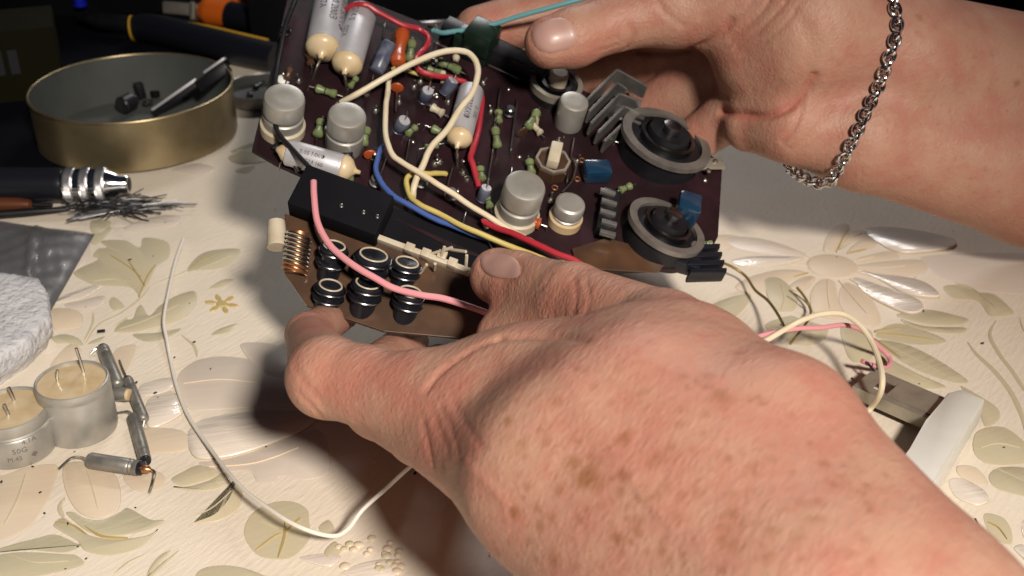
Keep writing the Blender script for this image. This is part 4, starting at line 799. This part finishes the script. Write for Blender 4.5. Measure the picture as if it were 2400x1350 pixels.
mesh('pink_wire', tube(spline([KP(735, 425, .9), KP(736, 460, 1.0), KP(744, 520, 1.1), (KP(770, 570, 1.2)), KP(800, 600, 1.3), KP(838, 628, 1.4), KP(880, 652, 1.4), KP(925, 676, 1.3), KP(990, 692, 1.0), KP(1040, 700, .9), KP(1110, 722, .8), KP(1170, 745, .5)], 7), .115, 10), MT['pink_wire'], SB)
# ------------------------------------------------------------------ the person's hands, grown as one smooth surface each
def smin(a, b, k):
    h = np.maximum(k - np.abs(a - b), 0) / k; return np.minimum(a, b) - h * h * k * .25
def cone(P, a, b, ra, rb):
    ab = (b - a).astype(np.float32); pa = P - a.astype(np.float32)
    t = np.clip((pa @ ab) / float(ab @ ab), 0, 1); return np.linalg.norm(pa - t[..., None] * ab, axis=-1) - (ra + (rb - ra) * t)
def chain(P, pts, k):
    d = None
    for (a, ra), (b, rb) in zip(pts[:-1], pts[1:]):
        c = cone(P, a, b, ra, rb); d = c if d is None else smin(d, c, k)
    return d
def nets(F, o, h):
    s = F < 0; nx, ny, nz = F.shape
    cs = [(i, j, k) for i in (0, 1) for j in (0, 1) for k in (0, 1)]
    cnt = sum(s[i:nx - 1 + i, j:ny - 1 + j, k:nz - 1 + k].astype(np.int8) for i, j, k in cs)
    idx = np.argwhere((cnt > 0) & (cnt < 8)); vals = np.stack([F[idx[:, 0] + i, idx[:, 1] + j, idx[:, 2] + k] for i, j, k in cs], 1)
    acc = np.zeros((len(idx), 3)); n = np.zeros(len(idx)); C = np.array(cs, float)
    for a in range(8):
        for b in range(a + 1, 8):
            if np.abs(C[a] - C[b]).sum() != 1: continue
            va, vb = vals[:, a], vals[:, b]; m = (va < 0) != (vb < 0); t = np.where(m, va / np.where(m, va - vb, 1), 0)
            acc += m[:, None] * (C[a] + t[:, None] * (C[b] - C[a])); n += m
    verts = o + h * (idx + acc / n[:, None]); G = np.full(tuple(np.array(F.shape) - 1), -1, np.int64); G[idx[:, 0], idx[:, 1], idx[:, 2]] = np.arange(len(idx))
    faces = []
    for ax in range(3):
        A = [slice(None)] * 3; B = [slice(None)] * 3; A[ax] = slice(0, -1); B[ax] = slice(1, None)
        e = np.argwhere(s[tuple(A)] != s[tuple(B)]); b, c = (ax + 1) % 3, (ax + 2) % 3
        e = e[(e[:, b] > 0) & (e[:, c] > 0) & (e[:, b] < F.shape[b] - 1) & (e[:, c] < F.shape[c] - 1)]
        fl = s[tuple(e.T)]; q = []
        for db, dc in ((1, 1), (0, 1), (0, 0), (1, 0)):
            f = e.copy(); f[:, b] -= db; f[:, c] -= dc; q.append(G[tuple(f.T)])
        q = np.stack(q, 1); q[~fl] = q[~fl][:, ::-1]; faces.append(q)
    return verts, np.vstack(faces)
def K(px, py, d, rp): p = PD(px, py, d); return (p, rp * d / FPX)              # joint: photo point, distance, radius in photo pixels
def grow(body, fingers, h, kb=.9, kf=.5, clipz=None):
    allp = np.array([p for c in body + fingers for p, r in c]); rad = max(r for c in body + fingers for p, r in c)
    lo = allp.min(0) - rad - .4; hi = allp.max(0) + rad + .4
    ax = [np.arange(lo[i], hi[i], h) for i in range(3)]
    P = np.stack(np.meshgrid(*ax, indexing='ij'), -1).astype(np.float32)
    d = None
    for c in body:
        e = chain(P, c, .6) if len(c) > 1 else np.linalg.norm(P - c[0][0].astype(np.float32), axis=-1) - c[0][1]
        d = e if d is None else smin(d, e, kb)
    f = None
    for c in fingers:
        e = chain(P, c, .3); f = e if f is None else smin(f, e, .12)
    d = smin(d, f, kf)
    return nets(d, lo, h)
def smooth_v(v, f, it=2):
    n = len(v)
    for _ in range(it):
        s = np.zeros((n, 3)); c = np.zeros(n)
        for a in range(4):
            b = (a + 1) % 4; np.add.at(s, f[:, a], v[f[:, b]]); np.add.at(s, f[:, b], v[f[:, a]]); np.add.at(c, f[:, a], 1); np.add.at(c, f[:, b], 1)
        v = v * .5 + .5 * s / np.maximum(c, 1)[:, None]
    return v
def vnorm(v, f):
    n = np.cross(v[f[:, 2]] - v[f[:, 0]], v[f[:, 3]] - v[f[:, 1]]); o = np.zeros_like(v)
    for a in range(4): np.add.at(o, f[:, a], n)
    return o / (np.linalg.norm(o, axis=1)[:, None] + 1e-9)
def hit(bvh, px, py):
    d = nrm(ray(px, py)); r = bvh.ray_cast(Vector(CAM), Vector(d)); return (np.array(r[0]), np.array(r[1])) if r[0] else (None, None)
def crease(v, f, bvh, polys):
    """grooves (depth > 0) and ridges pressed into the skin along lines found on its surface"""
    nn = vnorm(v, f); dv = np.zeros(len(v)); red = np.zeros(len(v))
    for pts, wd, dep, rd in polys:
        pp = spline([(x, y, 0) for x, y in pts], 8)[:, :2]; hp = [hit(bvh, x, y)[0] for x, y in pp]; hp = [p for p in hp if p is not None]
        if len(hp) < 2: continue
        hp = np.array(hp); lo, hi = hp.min(0) - wd * 3, hp.max(0) + wd * 3; m = np.where(((v > lo) & (v < hi)).all(1))[0]
        dd = np.full(len(m), 9.0)
        for a, b in zip(hp[:-1], hp[1:]):
            ab = b - a; t = np.clip(((v[m] - a) @ ab) / max(ab @ ab, 1e-9), 0, 1); dd = np.minimum(dd, np.linalg.norm(v[m] - a - t[:, None] * ab, axis=1))
        g = np.exp(-(dd / wd) ** 2); dv[m] += dep * g; red[m] = np.maximum(red[m], rd * g)
    return v - nn * dv[:, None], red
def skin_mat():
    m = bpy.data.materials.new('skin'); m.use_nodes = True; nt = m.node_tree; L = nt.links; b = nt.nodes['Principled BSDF']
    N = lambda t: nt.nodes.new('ShaderNode' + t)
    tc = N('TexCoord'); pig = N('Attribute'); pig.attribute_name = 'pigment'; red = N('Attribute'); red.attribute_name = 'redness'
    def noise(sc, det=4, rough=.55): n = N('TexNoise'); n.inputs['Scale'].default_value = sc; n.inputs['Detail'].default_value = det; n.inputs['Roughness'].default_value = rough; L.new(tc.outputs['Object'], n.inputs['Vector']); return n
    def rng(src, a, c, lo=0.0, hi=1.0): r = N('MapRange'); r.inputs[1].default_value = a; r.inputs[2].default_value = c; r.inputs[3].default_value = lo; r.inputs[4].default_value = hi; L.new(src, r.inputs[0]); return r.outputs[0]
    def mix(f, a, c): x = N('Mix'); x.data_type = 'RGBA'; L.new(f, x.inputs[0]); (L.new(a, x.inputs[6]) if hasattr(a, 'is_linked') else setattr(x.inputs[6], 'default_value', (*a, 1))); x.inputs[7].default_value = (*c, 1); return x.outputs[2]
    c = mix(rng(noise(70, 6, .62).outputs[0], .40, .62), (.40, .225, .16), (.38, .17, .125))
    c = mix(rng(noise(150, 6, .7).outputs[0], .5, .75, 0, .5), c, (.43, .25, .18))
    c = mix(rng(noise(330, 3).outputs[0], .62, .74, 0, .35), c, (.36, .14, .06))
    c = mix(rng(red.outputs['Fac'], 0, 1, 0, .5), c, (.42, .10, .075))
    c = mix(rng(pig.outputs['Fac'], 0, 1, 0, .95), c, (.22, .085, .03))
    L.new(c, b.inputs['Base Color']); b.inputs['Roughness'].default_value = .52; b.inputs['Specular IOR Level'].default_value = .33
    b.inputs['Subsurface Weight'].default_value = .16; b.inputs['Subsurface Radius'].default_value = (1, .35, .2); b.inputs['Subsurface Scale'].default_value = .004
    mp = N('Mapping'); mp.vector_type = 'TEXTURE'; mp.inputs['Rotation'].default_value = (0, .3, R(-35)); mp.inputs['Scale'].default_value = (1, 3.2, 1.5); L.new(tc.outputs['Object'], mp.inputs[0])
    n1 = N('TexNoise'); n1.inputs['Scale'].default_value = 560; n1.inputs['Detail'].default_value = 3; L.new(mp.outputs[0], n1.inputs['Vector'])
    vo = N('TexVoronoi'); vo.feature = 'DISTANCE_TO_EDGE'; vo.inputs['Scale'].default_value = 800; L.new(mp.outputs[0], vo.inputs['Vector'])
    n3 = noise(130, 3); ad = N('Math'); ad.operation = 'MULTIPLY_ADD'; ad.inputs[1].default_value = .7; L.new(vo.outputs['Distance'], ad.inputs[0]); L.new(n1.outputs[0], ad.inputs[2])
    ad2 = N('Math'); ad2.operation = 'MULTIPLY_ADD'; ad2.inputs[1].default_value = .8; L.new(n3.outputs[0], ad2.inputs[0]); L.new(ad.outputs[0], ad2.inputs[2])
    bp = N('Bump'); bp.inputs['Strength'].default_value = .6; bp.inputs['Distance'].default_value = .0005; L.new(ad2.outputs[0], bp.inputs['Height']); L.new(bp.outputs[0], b.inputs['Normal'])
    return m
SKIN = skin_mat()
NAIL = mat('nail', (.40, .235, .20), .42, coat=.05, noise=(90, (.46, .29, .25), .7), bump=(260, .06, .02))
def arm_mesh(name, body, fingers, h, creases, freckles, reds, seed, **kw):
    v, f = grow(body, fingers, h, **kw); v = smooth_v(v, f, 2)
    bvh = BVHTree.FromPolygons([Vector(p) for p in v], [tuple(q) for q in f.tolist()])
    v2, red = crease(v, f, bvh, creases)
    pig = np.zeros(len(v)); rr = np.random.RandomState(seed)
    for px, py, rad, am in freckles:
        p, _ = hit(bvh, px, py)
        if p is None: continue
        d = np.linalg.norm(v - p, axis=1) * (1 + .35 * np.sin(v[:, 0] * 9 + px) * np.cos(v[:, 1] * 11 + py)); pig = np.maximum(pig, am * np.clip(1.35 - d / rad, 0, 1))
    for px, py, rad, am in reds:
        p, _ = hit(bvh, px, py)
        if p is None: continue
        red = np.maximum(red, am * np.exp(-(np.linalg.norm(v - p, axis=1) / rad) ** 2))
    o = mesh(name, (v2, f.tolist()), SKIN, PERSON, sharp=180)
    for nm, a in (('pigment', pig), ('redness', red)):
        at = o.data.attributes.new(nm, 'FLOAT', 'POINT'); at.data.foreach_set('value', a.astype(np.float32))
    return o, bvh
def nail(bvh, c, du, dv, par, ex=2.6, h=.018):
    """nail plate laid on the finger: superellipse around photo point c with half axes du, dv"""
    n = 26; m = 8; vs, fs = [], []; c = V3(c); du, dv = V3(du), V3(dv)
    for j in range(m + 1):
        s = j / m
        for i in range(n):
            a = 2 * math.pi * i / n; x, y = math.copysign(abs(math.cos(a)) ** (2 / ex), math.cos(a)) * s, math.copysign(abs(math.sin(a)) ** (2 / ex), math.sin(a)) * s
            q = c + du * x + dv * y; p, nn = hit(bvh, *q)
            if p is None: p, nn = hit(bvh, *c)
            vs.append(p + nn * (h * (1 - .35 * s ** 4) if s < .999 else -.02))
    for j in range(m):
        for i in range(n): k = (i + 1) % n; fs.append((j * n + i, j * n + k, (j + 1) * n + k, (j + 1) * n + i))
    mesh('nail', (vs, fs), NAIL, par, sharp=180)
PERSON = thing('person', PZ(1900, 900), 'person holding the boards in two bare freckled hands, bracelet on the farther wrist', 'person')
# farther hand, thumb on top of the board
bodyR = [
 [K(1590, 16, 46.5, 92), K(1720, 0, 46.5, 120), K(1900, 20, 46, 150)],
 [K(1800, 128, 47.0, 132), K(1880, 110, 46, 140)],
 [K(1900, 60, 46, 150), K(2100, 135, 47, 156), K(2440, 214, 50, 168), K(2800, 300, 53, 180)],
 [K(1760, 292, 47.5, 66), K(1860, 290, 46.5, 88), K(2020, 318, 46.8, 124), K(2430, 396, 49.5, 178), K(2800, 480, 52, 190)],
 [K(1620, 110, 51, 90), K(1760, 200, 49.5, 100)],
]
fingR = [
 [K(1290, 100, 45.6, 62), K(1345, 88, 45.8, 68), K(1440, 52, 46.2, 66), K(1590, 16, 46.5, 88)],
 [K(1122, 72, 50.5, 58), K(1260, 40, 51.0, 66), K(1620, 10, 51.5, 90)],
 [K(1240, 190, 53.0, 50), K(1420, 170, 53.0, 58), K(1640, 120, 51.5, 80)],
 [K(1330, 330, 53.5, 46), K(1470, 285, 52.5, 54), K(1660, 190, 50.5, 80)],
 [K(1540, 395, 51.0, 42), K(1640, 320, 49.5, 50), K(1740, 250, 48.5, 70)],
]
def around(c, du, dv, s=1.06): return [tuple(V3(c) + V3(du) * s * math.cos(a) + V3(dv) * s * math.sin(a)) for a in np.linspace(0, 2 * math.pi, 17)]
crR = [(around((1298, 82), (50, -12), (14, 38)), .07, .05, .35), ([(1478, 62), (1484, 82), (1476, 108), (1462, 118)], .10, .09, .35), ([(1500, 118), (1560, 122), (1640, 108), (1690, 78), (1712, 50)], .16, .14, .5),
 ([(1640, 40), (1672, 20), (1700, -6)], .09, .06, .2), ([(1712, 92), (1758, 55), (1792, 18), (1806, -10)], .08, .07, .2), ([(1722, 112), (1780, 70), (1820, 30), (1845, 0)], .07, .06, .15), ([(1738, 128), (1790, 98), (1838, 60), (1866, 20)], .07, .05, .15), ([(1700, 70), (1740, 30), (1765, 0)], .07, .05, .15),
 ([(1690, 262), (1740, 270), (1790, 272), (1840, 256), (1880, 226), (1908, 180)], .17, .20, .9), ([(1885, 60), (1905, 120), (1880, 190), (1850, 235)], .35, .07, .1),
 ([(1830, 332), (1852, 315), (1868, 285), (1880, 250)], .08, .08, .4), ([(1850, 350), (1890, 325), (1925, 285), (1950, 250)], .07, .07, .3), ([(1905, 215), (1925, 180), (1950, 140)], .12, .06, .2), ([(1930, 230), (1955, 195), (1968, 150)], .08, .04, .15),
 ([(1350, 118), (1400, 100), (1450, 90)], .06, .03, .1), ([(1395, 120), (1430, 112), (1465, 100)], .05, .03, .1), ([(1600, 60), (1560, 30), (1540, 0)], .12, .05, .1), ([(1930, 10), (1955, 60), (1962, 120)], .06, .04, .1), ([(2000, 30), (2012, 90), (2010, 140)], .06, .03, .1)]
rf = np.random.RandomState(5)
frR = [(2385, 195, .13, .7), (2285, 135, .08, .5), (2240, 150, .07, .5), (2320, 210, .06, .5), (2155, 40, .16, .5), (2150, 75, .10, .4), (2360, 260, .06, .5), (2100, 290, .07, .35), (2180, 250, .05, .4)] + [(rf.uniform(2080, 2400), rf.uniform(60, 540), rf.uniform(.03, .08), rf.uniform(.2, .5)) for _ in range(60)]
reR = [(1260, 60, 1.0, .5), (1160, 60, 1.3, .55), (1420, 110, .9, .45), (1750, 120, 1.0, .25), (1780, 170, 1.2, .2), (1330, 140, .8, .4)]
OR, BR = arm_mesh('arm', bodyR, fingR, .105, crR, frR, reR, 3, kb=.8, kf=.5)
nail(BR, (1298, 82), (50, -12), (14, 38), OR)
# nearer hand, seen over the back of the index finger
bodyL = [
 [K(1640, 860, 30.0, 128), K(1830, 1018, 27.0, 180), K(2140, 1500, 24.0, 285), K(2500, 1900, 23, 300)],
 [K(1130, 1030, 29.8, 112), K(1290, 1110, 27.6, 215), K(1760, 1545, 24.5, 285), K(2100, 1900, 23.5, 300)],
 [K(1500, 1010, 27.8, 225), K(1900, 1470, 24.0, 300), K(2300, 1900, 23, 300)],
 [K(1010, 905, 31.5, 84), K(1220, 905, 30.5, 112), K(1500, 930, 29.0, 160)],
 [K(1200, 880, 31.8, 86), K(1480, 850, 30.5, 110)],
 [K(1180, 790, 37, 66), K(1420, 770, 34, 80)],
]
fingL = [
 [K(1168, 648, 38.2, 68), K(1215, 664, 37.5, 72), K(1345, 700, 35.0, 82), K(1560, 790, 31.5, 108), K(1640, 860, 30.0, 128)],
 [K(820, 720, 44.0, 40), K(722, 785, 38.5, 50), K(768, 884, 32.8, 94), K(860, 905, 32.2, 92), K(1110, 985, 30.0, 112)],
 [K(960, 800, 44.0, 46), K(860, 880, 38.5, 58), K(890, 945, 33.0, 82), K(1150, 1080, 28.6, 112)],
 [K(1030, 850, 43.5, 44), K(950, 930, 38.0, 56), K(985, 1010, 32.8, 78), K(1220, 1150, 28.4, 115)],
 [K(1110, 900, 42.5, 42), K(1060, 990, 37.0, 52), K(1090, 1090, 31.5, 72), K(1300, 1220, 28.2, 115)],
]
crL = [(around((1172, 622), (46, 4), (6, 30)), .07, .05, .3), ([(1168, 792), (1120, 812), (1070, 842), (1028, 876), (1000, 910)], .10, .09, .25), ([(1370, 798), (1330, 790), (1250, 788), (1170, 792)], .14, .08, .3), ([(700, 920), (740, 962), (760, 985)], .07, .05, .4), ([(1010, 960), (1030, 1010), (1050, 1060)], .10, .03, .6), ([(1030, 950), (1058, 1010), (1075, 1060)], .08, .03, .5), ([(1060, 940), (1090, 990), (1130, 1050)], .09, .03, .4), ([(990, 990), (1005, 1050), (1015, 1090)], .10, .05, .4),
 ([(1090, 1080), (1140, 1130), (1180, 1170)], .12, -.04, .15), ([(690, 860), (715, 900), (760, 950)], .12, .04, .3), ([(1250, 690), (1275, 670), (1290, 640)], .06, .035, .2), ([(1340, 740), (1350, 700), (1345, 650)], .08, .04, .2), ([(1370, 740), (1382, 700), (1372, 655)], .07, .035, .2), ([(1320, 870), (1400, 1000), (1520, 1150), (1640, 1260)], .35, -.05, .0), ([(1480, 1120), (1520, 1180), (1580, 1240)], .06, -.03, 0)]
frL = [(1690, 930, .26, .55), (1380, 1118, .34, .8), (1348, 1085, .18, .7), (1310, 1145, .14, .6), (1465, 1028, .18, .7), (1190, 985, .12, .7), (1205, 1200, .17, .8), (1265, 1232, .12, .6), (1445, 1262, .14, .75), (1270, 1010, .07, .7), (1545, 1160, .09, .6), (1590, 995, .12, .45), (1730, 828, .11, .6), (1758, 938, .08, .6), (1460, 1115, .13, .6), (1455, 1150, .10, .5), (1720, 1205, .14, .55), (1715, 1280, .2, .4), (1495, 1220, .14, .45), (1300, 1310, .22, .5), (1540, 1075, .16, .5), (1040, 1098, .16, .6), (1240, 1270, .12, .4), (1430, 890, .1, .35)]
frL += [(rf.uniform(1150, 2100), rf.uniform(860, 1340), rf.uniform(.05, .13), rf.uniform(.2, .6)) for _ in range(190)]
reL = [(790, 880, .9, .55), (1020, 1000, 1.1, .6), (730, 760, 1.4, .6), (1600, 900, 2.0, .35), (1180, 620, .8, .3), (1800, 1000, 1.6, .3), (1080, 1040, .6, .4), (1750, 850, 1.2, .35), (1350, 700, 1.3, .25), (900, 880, .8, .2)]
OL, BL = arm_mesh('arm', bodyL, fingL, .105, crL, frL, reL, 4, kb=1.7, kf=.7)
nail(BL, (1172, 622), (46, 4), (6, 30), OL)
# ------------------------------------------------------------------ chain bracelet on the farther wrist
path = [(2082, -40), (2085, -10), (2090, 20), (2098, 60), (2090, 105), (2076, 145), (2062, 190), (2046, 230), (2030, 265), (2014, 300), (1996, 335), (1978, 370), (1962, 398)]
pts = []
for x, y in spline([(x, y, 0) for x, y in path], 10)[:, :2]:
    p, nn = hit(BR, x, y)
    if p is not None: pts.append(p + nn * .17)
dl = np.dot(pts[-1] - CAM, FWD)
pts += list(spline([pts[-1], PD(1950, 422, dl + .1), PD(1925, 430, dl + .5), PD(1890, 420, dl + 1.2), PD(1862, 402, dl + 2.2), PD(1850, 386, dl + 3.2), PD(1852, 350, dl + 4.6)], 10)[1:])
pts = np.array(pts); sl = np.r_[0, np.cumsum(np.linalg.norm(np.diff(pts, axis=0), axis=1))]; pitch = .30; nl = int(sl[-1] / pitch)
BRC = thing('bracelet', pts[len(pts) // 2], 'silver link chain bracelet hanging round the farther wrist', 'bracelet')
uprev = None
for i in range(nl):
    s = (i + .5) * pitch; c = np.array([np.interp(s, sl, pts[:, k]) for k in range(3)]); c2 = np.array([np.interp(s + .15, sl, pts[:, k]) for k in range(3)]); t = nrm(c2 - c)
    vw = nrm(CAM - c); nb = nrm(vw - t * np.dot(vw, t)); sdv = np.cross(t, nb); ang = R(28 if i % 2 else -58); wv = math.cos(ang) * sdv + math.sin(ang) * nb
    q = [c + t * .255 * math.cos(a) + wv * .215 * math.sin(a) for a in np.linspace(0, 6.283, 21)[:-1]]
    mesh('link', tube(q, .062, 8, closed=True), MT['chrome'], BRC)
